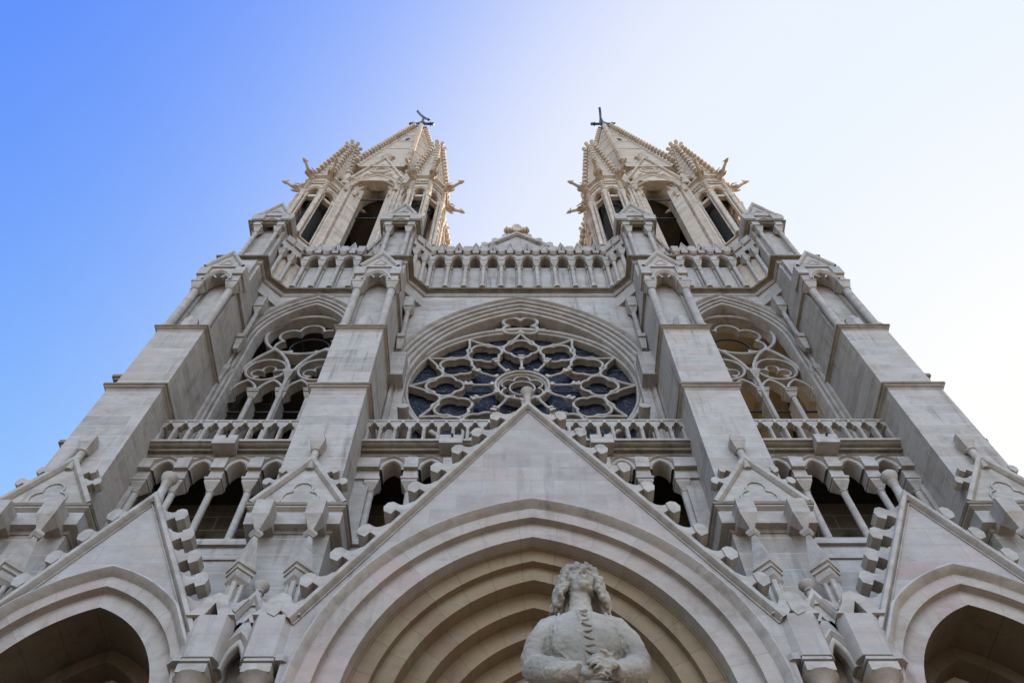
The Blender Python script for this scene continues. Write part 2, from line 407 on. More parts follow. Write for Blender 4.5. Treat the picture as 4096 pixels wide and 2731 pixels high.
# corbelled chamfers and their hanging colonnettes
for bx in BX:
    for s in (-1, 1):
        if abs(bx + s) > 10.5: continue
        q = MB(); x0, x1 = bx + s * .66, bx + s * 1.36
        q.prismZ([(x0, 12.83), (x0, YW + .1), (x1, YW + .1)] if s > 0 else [(x0, 12.83), (x1, YW + .1), (x0, YW + .1)], 29.66, 33.2)
        o = part('corbelled_corner', q, 'ashlar', church)
        c = MB(); x = bx + s * .86; y = 13.22
        c.cbox(x, y, .17, .2, 28.85, 29.6); c.frus(x, y, 28.55, .07, 28.85, .17)
        c.lathe(x, y, [(.085, 26.75), (.085, 28.6)], 10); c.cbox(x, y, .13, .16, 26.55, 26.78); c.frus(x, y + .02, 25.9, .08, 26.55, .13)
        c.lathe(x, y, [(.1, 26.76), (.13, 26.8), (.1, 26.86)], 10)
        part('hanging_colonnette', c, 'carved', o)
# impost blocks either side of the rose
for s in (-1, 1):
    q = MB(); q.box(*sorted((s * 3.70, s * 4.2)), 13.1, 13.62, 24.12, 25.55); part('impost_block', q, 'ashlar', church)

# ---------------------------------------------------------------- great arch and rose window
def arch_orders(n0, y0, steps, r):
    """profile: hood then alternating beads and hollows, walking inwards (-n) and back (+y)"""
    p = [(n0 + .10, y0 + .02), (n0 + .10, y0 - .07), (n0 + .02, y0 - .1), (n0 - .04, y0 - .03)]
    n, y = n0 - .06, y0 + .02
    for i in range(steps):
        p += [(n, y)] + roll(n - r, y + r * .2, r, 6) + [(n - 2 * r, y + r * .9)]
        n -= 2 * r + .02; y += r * 1.1
        p += [(n + .005, y + .03)]
    return p, n, y
ar = MB()
pf, nn, yy = arch_orders(0, YW, 4, .068)
pf += [(nn, 14.3)]
ap = archp(0, 24.39, 4.36, 1.75, 26, 19.7)
ar.sweep(ap, pf, XZ)
part('great_arch', ar, 'carved', church)

RZ, RR = 24.68, 3.86
rs = MB()
# rim: two beads
rim = [(.0, 14.1)] + [(.0, 13.86)] + roll(-.07, 13.84, .07) + roll(-.195, 13.90, .05) + [(-.25, 13.94), (-.25, 14.2)]
rs.sweep(circ(0, RZ, RR, 72), rim, XZ, True)
b1 = bar(.03, 13.86, .25, .05)
QR, QD, QL = 2.45, .268, .345
for k in range(12):
    a = k * pi / 6
    ex, ez = cos(a), sin(a)
    P = foil(0, 0, 4, QD, QL, 0, 8)
    pth = [(QR * ex + u * ex - w * ez, RZ + QR * ez + u * ez + w * ex) for u, w in P]
    rs.sweep(pth, b1, XZ, True)
    # outer lights, three lobed
    m = a + pi / 12; st = pi / 12
    ctrl = []
    def pol(f, r): return (r * cos(m + f), RZ + r * sin(m + f))
    for t in range(9):
        u = t / 8; f = -st + u * st * .52; r = 3.60 - .60 * (1 - (1 - u) ** 1.9); ctrl.append(pol(f, r))
    for t in range(1, 13):
        u = t / 12; f = -st * .48 + 2 * st * .48 * u; r = 3.0 - .34 * sin(pi * u) ** .7; ctrl.append(pol(f, r))
    for t in range(8):
        u = (7 - t) / 8; f = st - u * st * .52; r = 3.60 - .60 * (1 - (1 - u) ** 1.9); ctrl.append(pol(f, r))
    rs.sweep(ctrl[::-1], b1, XZ)
rs.sweep(circ(0, RZ, .89, 40), [(.02, 14.1), (.02, 13.86)] + roll(-.035, 13.84, .052) + roll(-.12, 13.9, .032) + [(-.165, 13.94), (-.165, 14.2)], XZ, True)
rs.sweep(foil(0, RZ, 6, .46, .26, pi / 6), bar(.025, 13.94, .22, .03), XZ, True)
rs.sweep(circ(0, RZ, .40, 28), bar(.025, 13.94, .22, .032), XZ, True)
# trefoil in the head and the plate of stone round it
rs.sweep(foil(0, 28.80, 4, .42, .33, pi / 4, 9), bar(.045, 13.82, .34, .065), XZ, True)
rs.sweep([(-.9, 28.66), (0, 28.75), (.9, 28.66)], bar(.03, 13.9, .16, .04), XZ)
rose = part('rose_window', rs, 'carved', church)
gm = MB(); ap2 = archp(0, 24.39, 3.76, 1.75, 20, 19.7)
n = len(ap2) // 2
gm.add([(x, 14.12, z) for x, z in ap2], [(i, i + 1, len(ap2) - 2 - i, len(ap2) - 1 - i) for i in range(n - 1)] + [(n - 1, n, n + 1) if len(ap2) % 2 else (n - 1, n, n, n - 1)][:1])
part('leaded_glass', gm, 'glass', rose)
sb = MB()
for g in (-2.6, -1.3, 0, 1.3, 2.6): sb.box(-3.6, 3.6, 14.09, 14.11, RZ + g - .015, RZ + g + .015)
part('saddle_bars', sb, 'iron', rose)
sp = MB()
sp.lathe(0, 0, [(.045, 1.0), (.045, 1.62)], 10)
sp.cbox(0, 0, .085, .085, .90, 1.0); sp.lathe(0, 0, [(.08, 1.0), (.065, 1.06), (.045, 1.08)], 10)
sp.lathe(0, 0, [(.045, 1.5), (.08, 1.56), (.10, 1.58)], 8); sp.frus(0, 0, 1.58, .09, 1.67, .105); sp.cbox(0, 0, .08, .08, 1.67, 1.76); sp.cbox(0, 0, .10, .10, 1.76, 1.83)
spm = build(sp, 'spoke_column', M['carved'])
for k in range(12):
    o = put('spoke_column', spm, rose, (0, 13.84, RZ)); o.rotation_euler = (0, k * pi / 6, 0)
# drain stubs at the foot of the rose
for s in (-1, 1):
    q = MB(); q.tube([(s * 3.43, 13.9, 21.9), (s * 3.45, 12.95, 22.08)], .17, 14); part('water_spout', q, 'carved', church)

# ---------------------------------------------------------------- tower windows
for sx in (-1, 1):
    x = sx * T; w = MB()
    wa = archp(x, 27.2, 2.05, 1.7, 22, 19.6)
    pf, nn, yy = arch_orders(0, YW - .01, 3, .056)
    pf += [(nn, 14.0)]
    w.sweep(wa, pf, XZ)
    part('window_arch', w, 'carved', church)
    t = MB(); y = 13.86; b2 = bar(.048, y, .42, .066); b3 = bar(.04, y + .04, .34, .052)
    t.sweep(circ(x, 28.20, 1.42, 44), b2, XZ, True)
    t.sweep(foil(x, 28.20, 6, .76, .43, pi / 6, 9), bar(.045, y + .26, .26, .05), XZ, True)
    for s in (-1, 1):
        cx = x + s * .86
        t.sweep(archp(cx, 25.15, .82, cfor(.82, 1.98), 12, 24.4), b2, XZ)
        t.sweep(circ(cx, 25.79, .66, 30), b3, XZ, True)
        t.sweep(foil(cx, 25.79, 5, .36, .215, pi / 2, 7), bar(.045, y + .24, .2, .045), XZ, True)
        for q in (-1, 1):
            t.sweep(archp(cx + q * .42, 24.38, .40, cfor(.40, .74), 8), b3, XZ)
    tr = part('window_tracery', t, 'carved', church)
    # mullions: shaft and capital in one piece each
    for off, r, big in ((-1.72, .08, 0), (-.88, .085, 0), (0, .10, 1), (.88, .085, 0), (1.72, .08, 0)):
        c = MB(); xx = x + off
        c.lathe(xx, y + .02, [(r, 19.7), (r, 23.95)], 10); c.box(xx - r * .8, xx + r * .8, y + .08, y + .55, 19.7, 24.0)
        c.lathe(xx, y + .02, [(r, 23.92), (r * 1.3, 23.95), (r, 23.99)], 10)
        c.frus(xx, y + .12, 23.97, r, 24.25, .19); c.cbox(xx, y + .12, .19, .22, 24.25, 24.34); c.cbox(xx, y + .12, .215, .24, 24.343, 24.4)
        if big:
            c.lathe(xx, y - .06, [(.07, 19.7), (.07, 25.05)], 10); c.frus(xx, y - .02, 25.02, .06, 25.36, .18); c.cbox(xx, y - .02, .2, .16, 25.36, 25.46)
        part('mullion', c, 'carved', tr)
    for s in (-1, 1):
        c = MB()
        for dx, dy in ((1.93, .08), (1.80, .22)):
            c.lathe(x + s * dx, YW + dy, [(.07, 19.7), (.07, 24.7)], 10); c.frus(x + s * dx, YW + dy, 24.68, .06, 24.95, .15); c.cbox(x + s * dx, YW + dy, .16, .16, 24.95, 25.2)
        part('jamb_shafts', c, 'carved', tr)
    i = MB(); i.box(x - 1.9, x + 1.9, 14.30, 14.35, 23.83, 23.89); part('iron_tie', i, 'iron', tr)
    i = MB(); i.sweep(circ(x, 28.25, .70, 36), [(-.025, 14.50), (.025, 14.50), (.025, 14.44), (-.025, 14.44)], XZ, True, True)
    part('iron_ring', i, 'iron', tr)
    q = MB()   # timber bell frame seen through the oculus
    q.box(x - 1.5, x + 1.9, 16.2, 16.6, 30.0, 30.4)
    part('bell_frame', q, 'inner', church)

# ---------------------------------------------------------------- buttresses
def ledge(mb, hw, yf, z0, z1, proj, yb=13.5, lip=False):
    """moulded ledge on three sides of a buttress"""
    p = [(-hw, yb), (-hw, yf), (hw, yf), (hw, yb)]
    h = z1 - z0
    pr = [(0, z0 - .02), (-.02, z0)] + [(-.02 - .5 * proj * (1 - cos(a)), z0 + h * .35 * sin(a)) for a in (.5, 1.1, 1.57)] + [(-proj * .55, z0 + h * .42), (-proj * .75, z0 + h * .62), (-proj * .93, z0 + h * .64)]
    pl = [(-proj * .90, z0 + h * .63), (-proj, z0 + h * .66), (-proj, z1 - .0), (-proj + .03, z1 + .03), (0.04, z1 + .17)]
    mb.sweep(p, pl if lip else pr, XY)
bt = MB()
bt.box(-.72, .72, 11.5, 13.7, 15.4, 20.9); bt.box(-.69, .69, 11.58, 13.7, 20.9, 24.4)
# stage with the niche
bt.box(-.56, .56, 11.98, 13.7, 24.2, 30.5)
for s in (-1, 1): bt.box(*sorted((s * .42, s * .688)), 11.86, 13.7, 24.2, 28.4)
bt.box(-.67, .67, 12.13, 13.7, 28.3, 30.74)
bt.box(-.60, .60, 12.42, 14.2, 30.5, 36.2)
# lower stage behind the pinnacles
bt.box(-.78, .78, 11.55, 13.7, 8.0, 15.2)
proto = []
def sub_buttress(root):
    bx = WL[root.name].x
    for z0, z1, hw, yf in ((20.53, 20.74, .70, 11.5), (24.07, 24.25, .67, 11.58)):
        l = MB(); ledge(l, hw, yf, z0, z1, .125); part('ledge', l, 'carved', root, (0, 0, 0)).location = (0, 0, 0)
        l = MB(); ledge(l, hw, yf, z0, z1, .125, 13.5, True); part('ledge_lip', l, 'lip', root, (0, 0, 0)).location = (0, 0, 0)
    # wide cornice with a deep soffit
    c = MB(); p = [(-.78, 13.4), (-.78, 11.55), (.78, 11.55), (.78, 13.4)]
    c.sweep(p, [(.05, 14.98), (-.03, 14.98), (-.05, 15.06), (-.20, 15.08), (-.21, 15.34), (-.215, 15.42), (-.16, 15.44), (-.16, 15.5), (-.25, 15.56), (-.26, 15.66), (-.23, 15.68), (.1, 15.85)], XY)
    o = part('cornice', c, 'carved', root); o.location = (0, 0, 0)
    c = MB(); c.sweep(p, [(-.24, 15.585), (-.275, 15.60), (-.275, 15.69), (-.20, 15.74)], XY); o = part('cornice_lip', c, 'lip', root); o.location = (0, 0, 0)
    # gablet on the cornice
    g = MB(); gablet(g, 0, 11.36, 11.6, 15.7, .92, 17.17, .10, .1)
    g.sweep(foil(0, 16.0, 3, .20, .22, pi / 2, 7), [(.02, 11.38), (.02, 11.33), (-.02, 11.33), (-.02, 11.38)], XZ, True)
    g.lathe(0, 11.36, [(.085, 16.9), (.085, 17.55), (.12, 17.58), (.10, 17.64)], 10); g.frus(0, 11.38, 17.62, .09, 17.84, .17); g.cbox(0, 11.38, .17, .17, 17.84, 17.98); g.box(-.10, .10, 11.3, 11.56, 17.98, 18.2)
    o = part('gablet', g, 'carved', root); o.location = (0, 0, 0)
    sl = atan2(1.47, .92)
    for f in (.30, .58):
        for s in (-1, 1):
            k = crocket(root, 0, 0, 0, sl, .62, .11, s > 0); k.location = (s * (.92 * (1 - f - .14) + .10), 11.42, 15.7 + 1.47 * (f + .14) + .05)
    # niche: corner colonnettes, head block, gablet
    for s in (-1, 1):
        o = colonnette('colonnette', root, 0, 0, 24.27, 27.58, .13, .2, .42); o.location = (s * .565, 11.68, 24.27)
    h = MB()
    wallarch(h, -.72, .72, 27.6, 28.68, 11.5, 12.05, archp(0, 27.62, .40, cfor(.40, .62), 8, 27.6))
    for s in (-1, 1):
        h.box(*sorted((s * .43, s * .78)), 11.42, 12.1, 28.02, 28.62); h.frus(s * .60, 11.62, 28.62, .17, 28.75, .10)
    for s in (-1, 1): h.prismX([(11.9, 27.42), (13.6, 27.42), (13.6, 27.62), (11.9, 27.62)], *sorted((s * .6, s * .78)))
    h.sweep(archp(0, 27.62, .40, cfor(.40, .62), 8), [(.1, 11.5), (.1, 11.44), (.04, 11.42), (0, 11.47), (-.03, 11.47), (-.05, 11.52), (-.05, 11.9)], XZ)
    gablet(h, 0, 11.44, 12.1, 28.62, .60, 29.72, .09, .08)
    h.sweep(foil(0, 28.93, 3, .11, .12, pi / 2, 6), [(.02, 11.47), (.02, 11.42), (-.02, 11.42), (-.02, 11.47)], XZ, True)
    for s in (-1, 1): h.sweep(archp(s * .22, 27.84, .12, .1, 6), [(.03, 11.6), (.03, 11.5), (-.03, 11.5), (-.03, 11.6)], XZ)
    o = part('niche_head', h, 'carved', root); o.location = (0, 0, 0)
    st = MB(); st.lathe(0, 11.78, [(.27, 24.25), (.27, 24.86), (.21, 24.98), (.21, 25.1), (.02, 25.16)], 8, pi / 8)
    o = part('niche_stub', st, 'carved', root); o.location = (0, 0, 0)
    # upper aedicule
    for s in (-1, 1):
        for dx, dy in ((.40, 12.22), (.52, 12.46)):
            o = colonnette('colonnette', root, 0, 0, 30.78, 34.35, .085, .15, .42); o.location = (s * dx, dy, 30.78)
    a = MB()
    wallarch(a, -.66, .66, 34.35, 35.75, 12.1, 12.7, archp(0, 34.6, .31, cfor(.31, .5), 8, 34.35))
    for s in (-1, 1):
        a.box(*sorted((s * .33, s * .62)), 12.02, 12.72, 34.36, 34.78)
        a.prismY([(s * .36, 34.95), (s * .80, 34.95), (s * .86, 35.08), (s * .86, 35.42), (s * .74, 35.6), (s * .36, 35.6)], 11.98, 12.8)
    a.sweep(archp(0, 34.6, .31, cfor(.31, .5), 8), [(.1, 12.1), (.1, 12.03), (.03, 12.0), (0, 12.06), (-.03, 12.06), (-.05, 12.12), (-.05, 12.5)], XZ)
    gablet(a, 0, 12.04, 12.9, 35.5, .56, 36.82, .1, .08)
    a.sweep([(-.2, 35.85), (-.06, 36.0), (0, 36.2), (.06, 36.0), (.2, 35.85), (0, 35.95)], [(.02, 12.07), (.02, 12.02), (-.02, 12.02), (-.02, 12.07)], XZ, True)
    a.box(-.5, .5, 12.5, 14.2, 34.4, 36.0)
    o = part('aedicule', a, 'carved', root); o.location = (0, 0, 0)
    a = MB(); a.lathe(0, 12.25, [(.24, 30.78), (.24, 31.3), (.18, 31.42), (.02, 31.55)], 8, pi / 8)
    o = part('niche_stub', a, 'carved', root); o.location = (0, 0, 0)
    # pinnacles in front of the lower stage
    for s in (-1, 1):
        pn = MB(); py = 11.12; px = 0
        for q in range(4):
            an = q * pi / 2 + pi / 2; pn.lathe(px + .10 * cos(an), py + .10 * sin(an), [(.055, 10.5), (.055, 13.12)], 8)
        pn.lathe(px, py, [(.07, 10.5), (.07, 13.1)], 8)
        pn.frus(px, py, 13.06, .10, 13.16, .16, pi / 4); pn.frus(px, py, 13.16, .16, 13.30, .16, pi / 4); pn.frus(px, py, 13.33, .185, 13.39, .185, pi / 4); pn.frus(px, py, 13.29, .14, 13.34, .175, pi / 4); pn.frus(px, py, 13.39, .15, 13.44, .19, pi / 4); pn.frus(px, py, 13.44, .205, 13.50, .205, pi / 4); pn.frus(px, py, 13.49, .17, 13.54, .17, pi / 4)
        pn.frus(px, py, 13.53, .17, 14.42, .04, pi / 4)
        pn.frus(px, py, 14.40, .06, 14.48, .10, pi / 4); pn.frus(px, py, 14.48, .10, 14.53, .10, pi / 4); pn.frus(px, py, 14.53, .10, 14.60, .05, pi / 4)
        pn.frus(px, py, 14.58, .045, 14.93, .18); pn.box(px - .18, px + .18, py - .18, 11.6, 14.93, 15.36)
        o = part('wall_pinnacle', pn, 'carved', root); o.location = (s * .53, 0, 0)
root = part('buttress', bt, 'ashlar', church, (BX[0], 0, 0))
sub_buttress(root)
for bx in BX[1:]: dup(root, (bx, 0, 0), 0, church)
# side buttresses of the outer corners
for s in (-1, 1):
    q = MB(); x0, x1 = s * 10.6, s * 12.45
    q.box(*sorted((x0, x1)), 13.3, 14.7, 0, 24.3); q.box(*sorted((x0, s * 12.2)), 13.34, 14.66, 24.3, 27.6); q.box(*sorted((s * 10.6, s * 10.95)), 12.9, 20.6, 0, 33)
    o = part('side_buttress', q, 'ashlar', church)
    for z in (15.55, 20.62, 24.15, 27.45):
        l = MB(); l.box(*sorted((x0, s * (12.62 if z < 24.5 else 12.4))), 13.18, 14.82, z, z + .12); l.box(*sorted((x0, s * (12.54 if z < 24.5 else 12.3))), 13.23, 14.77, z - .1, z); part('ledge', l, 'lip', o)
# ---------------------------------------------------------------- loggia, cornice and balustrade
def loggia(xs, xl, xr, glass_back):
    """xs: arch centres, opening between buttresses xl..xr"""
    L = MB(); y0, y1 = 12.5, 12.92
    d = xs[1] - xs[0]
    bounds = [xl] + [(a + b) / 2 for a, b in zip(xs, xs[1:])] + [xr]
    for i, x in enumerate(xs):
        a = archp(x, 18.40, .29, cfor(.29, .42), 8, 18.05)
        wallarch(L, bounds[i], bounds[i + 1], 18.05, 19.02, y0, y1, a)
        L.sweep(archp(x, 18.40, .29, cfor(.29, .42), 9), [(.13, y0 - .0), (.13, y0 - .06), (.09, y0 - .085), (.06, y0 - .02), (.03, y0 - .02)] + roll(-.01, y0 + .0, .045) + [(-.06, y0 + .06), (-.06, y1)], XZ)
        L.sweep([(x - .40, 18.82), (x - .2, 18.93), (x + .2, 18.93), (x + .40, 18.82)], [(.012, y0), (.012, y0 - .025), (-.012, y0 - .025), (-.012, y0)], XZ)
    for b in bounds[1:-1]:
        L.box(b - .17, b + .17, y0 - .12, y1 + .02, 18.4, 18.78); L.box(b - .165, b + .165, y0 - .02, y1 - .02, 18.1, 18.42)
        L.prismY([(b - .12, 18.84), (b - .12, 18.95), (b + .12, 18.95), (b + .12, 18.84), (b, 18.78)], y0 - .03, y0 + .05)
    for b, s in ((xl, 1), (xr, -1)):
        w = xs[0] - .29 - xl
        L.box(*sorted((b, b + s * (w - .01))), y0 - .12, y1, 18.42, 18.78); L.box(*sorted((b, b + s * (w + .02))), y0 - .03, y1, 18.06, 18.2); L.box(*sorted((b, b + s * (w - .2))), y0 + .02, y1, 15.0, 18.1)
    o = part('loggia_arcade', L, 'carved', church)
    for b in bounds[1:-1]: colonnette('loggia_column', o, b, y0 + .14, 15.8, 18.1, .085, .19, .36)
    for b, s in ((xl, 1), (xr, -1)): colonnette('loggia_column', o, b + s * (xs[0] - .29 - xl - .14), y0 + .14, 15.8, 18.1, .085, .17, .36)
    sl = MB(); sl.box(xl, xr, 12.36, 14.1, 15.62, 15.8); sl.box(xl, xr, 12.44, 12.9, 8, 15.62); sl.box(xl, xr, 12.40, 12.6, 15.2, 15.36)
    part('loggia_sill', sl, 'ashlar', o)
    B = MB(); yb = 14.0
    bb = bounds
    for i, x in enumerate(xs):
        a = archp(x, 17.45, .29, cfor(.29, .42), 8, 15.8)
        wallarch(B, bb[i], bb[i + 1], 15.8, 19.0, yb, 14.24, a)
        B.sweep(a, [(.06, yb), (.03, yb - .03), (-.02, yb + .02), (-.05, yb + .1), (-.05, 14.2)], XZ)
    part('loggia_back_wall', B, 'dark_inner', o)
    if glass_back:
        g = MB()
        for x in xs:
            a = archp(x, 17.45, .28, cfor(.28, .41), 8, 15.8); n = len(a) // 2
            g.add([(p, 14.15, q) for p, q in a], [(k, k + 1, len(a) - 2 - k, len(a) - 1 - k) for k in range(n - 1)] + [(n - 1, n, n + 1)])
        part('leaded_glass', g, 'glass', o)
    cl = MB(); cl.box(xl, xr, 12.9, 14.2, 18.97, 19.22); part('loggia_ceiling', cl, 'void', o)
    # cornice
    c = MB(); c.sweep([(xl, 12.5), (xr, 12.5)], [(.02, 18.98), (-.02, 18.98), (-.03, 19.07), (-.05, 19.09)] + [(-.085 - .05 * sin(t), 19.13 - .05 * cos(t)) for t in (0, .8, 1.57, 2.3, 3.1)] + [(-.09, 19.20), (-.15, 19.22), (-.20, 19.27), (-.22, 19.31), (-.24, 19.32)], XY)
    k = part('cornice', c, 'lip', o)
    c = MB(); c.box(xl, xr, 12.245, 12.8, 19.32, 19.40); part('cornice_top', c, 'carved', o)
    for x in ([sum(xs) / 4] if not glass_back else [xs[1] + .47, xs[-2] - .47]):
        q = MB(); q.box(x - .29, x + .29, 12.10, 12.5, 19.02, 19.37); part('spout_block', q, 'carved', o)
        q = MB(); q.tube([(x + .03, 12.16, 19.3), (x + .03, 12.02, 19.3)], .03, 8); part('drain_pipe', q, 'iron', o)
    # balustrade
    nb = max(2, round((xr - xl) / .378)); sp = (xr - xl) / nb; bz = 19.40
    def half(x0, s):  # trefoil head, from the post to the crown
        w = sp / 2 - .038
        return [(x0 - s * w, 19.93), (x0 - s * w, 19.98), (x0 - s * (w * .98), 20.06), (x0 - s * (w * .80), 20.115), (x0 - s * (w * .60), 20.10), (x0 - s * (w * .58), 20.15), (x0 - s * w * .34, 20.22), (x0, 20.24)]
    bal = MB()
    bal.box(xl, xr, 12.32, 12.54, 20.335, 20.40)
    post = MB(); post.box(-.042, .042, 12.34, 12.52, bz, 19.98); post.lathe(0, 12.34, [(.045, bz), (.03, bz + .06), (.03, 19.9), (.05, 19.95)], 6); pm = build(post, 'baluster', M['carved'])
    for i in range(nb):
        x = xl + sp * (i + .5)
        hl = half(x, 1); bal.prismY([(x - sp / 2, 20.34), (x - sp / 2, 19.93)] + hl + [(x, 20.34)], 12.34, 12.52)
        hr = half(x, -1); bal.prismY([(x + sp / 2, 20.34), (x + sp / 2, 19.93)] + hr + [(x, 20.34)], 12.342, 12.518)
        bal.prismY([(x - .04, 20.22), (x + .04, 20.22), (x + .03, 20.36), (x - .03, 20.36)], 12.30, 12.36)
    bo = part('balustrade', bal, 'carved', church)
    for i in range(nb + 1): put('baluster', pm, bo, (min(max(xl + sp * i, xl + .05), xr - .05), 0, 0))
    return o
for sx in (-1, 1):
    loggia([sx * T + k * .893 for k in (-1.5, -.5, .5, 1.5)], sx * T - 1.95, sx * T + 1.95, False)
loggia([k * .945 for k in (-3.5, -2.5, -1.5, -.5, .5, 1.5, 2.5, 3.5)], -4.15, 4.15, True)

# ---------------------------------------------------------------- string course and gallery
def planpath(off=0.):
    P = [(-10.95, 20.), (-10.95, 12.13)]
    for bx in BX:
        for s in (-1, 1):
            if abs(bx + s) > 10.5: P += [(bx + s * .67, 12.13)]; continue
            c = chamf(bx, s); P += (c[::-1] if s < 0 else c)
    P += [(10.95, 12.13), (10.95, 20.)]
    out = []
    for p in P:
        if not out or hypot(p[0] - out[-1][0], p[1] - out[-1][1]) > .12: out.append(p)
    return out
PP = planpath()
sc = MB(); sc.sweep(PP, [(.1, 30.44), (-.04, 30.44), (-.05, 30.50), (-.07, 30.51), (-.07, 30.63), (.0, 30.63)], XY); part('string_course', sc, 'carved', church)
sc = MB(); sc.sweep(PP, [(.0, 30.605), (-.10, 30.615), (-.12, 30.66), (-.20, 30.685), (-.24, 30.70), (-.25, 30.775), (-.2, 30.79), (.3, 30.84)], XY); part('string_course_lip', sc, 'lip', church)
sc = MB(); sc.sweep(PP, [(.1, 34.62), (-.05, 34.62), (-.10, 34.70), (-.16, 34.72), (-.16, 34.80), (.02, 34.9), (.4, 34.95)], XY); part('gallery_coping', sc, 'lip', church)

def gallery(x0, n, sp):
    """open gallery of n arches starting at column x0"""
    g = MB(); yf, yb = 13.15, 14.2
    x1 = x0 + n * sp
    for i in range(n):
        c = x0 + sp * (i + .5); a = archp(c, 33.34, .235, cfor(.235, .42), 8, 33.22)
        wallarch(g, c - sp / 2, c + sp / 2, 33.22, 34.62, yf + .06, yb, a)
        g.sweep(archp(c, 33.34, .235, cfor(.235, .42), 8), [(.075, yf + .07), (.075, yf - .01), (.02, yf - .02), (-.01, yf + .03), (-.02, yf + .12)], XZ)
        gablet(g, c, yf - .06, yf + .3, 34.2, .17, 34.93, .06, .05)
        g.box(c - .13, c + .13, yf - .05, yf + .2, 34.0, 34.5)
    for i in range(n + 1):
        x = x0 + sp * i
        g.box(x - .115, x + .115, yf - .03, yb - .1, 33.24, 33.62)
        g.prismZ([(x - .22, yf + .1), (x - .14, yf - .1), (x + .14, yf - .1), (x + .22, yf + .1), (x + .22, yf + .5), (x - .22, yf + .5)], 34.06, 34.60)
        g.prismZ([(x - .10, yf + .1), (x - .06, yf), (x + .06, yf), (x + .10, yf + .1)], 33.93, 34.06, [(x - .22, yf + .1), (x - .14, yf - .1), (x + .14, yf - .1), (x + .22, yf + .1)])
    g.box(x0 - .3, x1 + .3, yf - .0, yf + .6, 34.45, 34.58)
    o = part('gallery_arcade', g, 'carved', church)
    for i in range(n + 1):
        x = x0 + sp * i
        colonnette('gallery_column', o, x, yf + .1, 30.8, 33.26, .082, .155, .42)
        q = MB(); q.box(x - .10, x + .10, yf + .2, yb - .2, 30.8, 33.1); q.lathe(x - .09, yf + .24, [(.05, 30.8), (.05, 32.8)], 8); q.lathe(x + .09, yf + .24, [(.05, 30.8), (.05, 32.8)], 8); q.box(x - .15, x + .15, yf + .15, yb - .2, 32.8, 33.2)
        part('gallery_pier', q, 'carved', o)
    q = MB(); q.box(x0 - .3, x1 + .3, 14.18, 14.5, 30.8, 34.5); part('gallery_back_wall', q, 'tower', o)
    q = MB(); q.box(x0 - .1, x1 + .1, yf + .18, yf + .34, 31.0, 31.07); q.box(x0 - .1, x1 + .1, yf + .2, yf + .32, 30.84, 31.0); part('gallery_kerb', q, 'carved', o)
    for i in range(n):
        if i % 2:
            c = x0 + sp * (i + .5); q = MB(); q.box(c - .018, c + .018, yf - .14, yf - .04, 34.25, 34.42); part('drain_pipe', q, 'iron', o)
gallery(-3.5275, 10, .7055)
for sx in (-1, 1): gallery(sx * T - 1.05, 3, .70)
# blind arcades on the chamfers and buttress flanks
for bx in BX:
    for s in (-1, 1):
        if abs(bx + s) > 10.5: continue
        m = MB(); a, b = (bx + s * .67, 12.80), (bx + s * 1.36, YW + .0)
        poly = [a, b, (b[0], 14.3), (a[0], 14.3)]
        if s < 0: poly = poly[::-1]
        m.prismZ(poly, 30.8, 33.3)
        m.prismZ(poly, 33.9, 34.75)
        o = part('blind_arcade', m, 'tower', church)
        for t in (.05, .5):
            x = a[0] + (b[0] - a[0]) * t; y = a[1] + (b[1] - a[1]) * t
            nx, ny = s * .70, -.70
            colonnette('gallery_column', o, x + nx * .12, y + ny * .12, 30.8, 33.26, .082, .155, .42)
            q = MB(Matrix.Translation((x + nx * .1, y + ny * .1, 0)) @ Matrix.Rotation(s * pi / 4, 4, 'Z'))
            q.box(-.13, .13, -.12, .5, 33.24, 33.62); q.box(-.24, .24, -.08, .5, 33.62, 34.6); q.box(-.17, .17, -.16, .4, 34.05, 34.55)
            part('impost', q, 'carved', o)
# ---------------------------------------------------------------- nave gable with its cross
g = MB(); GY = 14.75; GA = 40.2; HW = 5.0
gablet(g, 0, GY, GY + .8, GA - HW * 1.10, HW, GA, .15, .16)
g.sweep(archp(0, 34.9, 2.2, cfor(2.2, 2.9), 14), [(.1, GY), (.1, GY - .05), (-.1, GY - .05), (-.1, GY)], XZ)
ng = part('nave_gable', g, 'carved', church)
sl = atan2(1.10, 1)
for k in range(6):
    for s in (-1, 1):
        dx = .56 + k * .485
        q = MB(Matrix.Translation((s * dx, GY + .02, GA - dx * 1.10 + .16)))
        q.prismY([(-.15, -.1), (.15, -.1), (.15, .26), (.05, .36), (-.05, .36), (-.15, .26)], -.17, .2)
        part('crocket', q, 'carved', ng)
c = MB(Matrix.Translation((0, GY + .1, GA)) @ Matrix.Diagonal((.5, .5, .62, 1)))
c.lathe(0, 0, [(.42, -.2), (.42, .25), (.30, .5), (.26, 1.2)], 8, pi / 8); c.cbox(0, 0, .36, .3, 1.0, 2.3)
for s in (-1, 1):
    ax = [(0, .30), (.62, .30), (.64, .36), (.68, .30), (.86, .34), (.95, .42), (1.0, .33), (1.04, .42), (1.1, .30), (1.22, .2), (1.28, .04)]
    c.ringloft([[(s * a, r * cos(2 * pi * k / 12), 1.62 + r * sin(2 * pi * k / 12)) for k in range(12)] for a, r in ax])
for k in range(26):
    a = random.random() * pi; c.ball((.42 * cos(a) * .9, -.2 + .25 * random.random(), 1.9 + .5 * sin(a)), .13, 6, 4)
c.ball((0, 0, 2.2), .5, 10, 6, (1, .8, .9))
part('stone_cross', c, 'upper', ng)

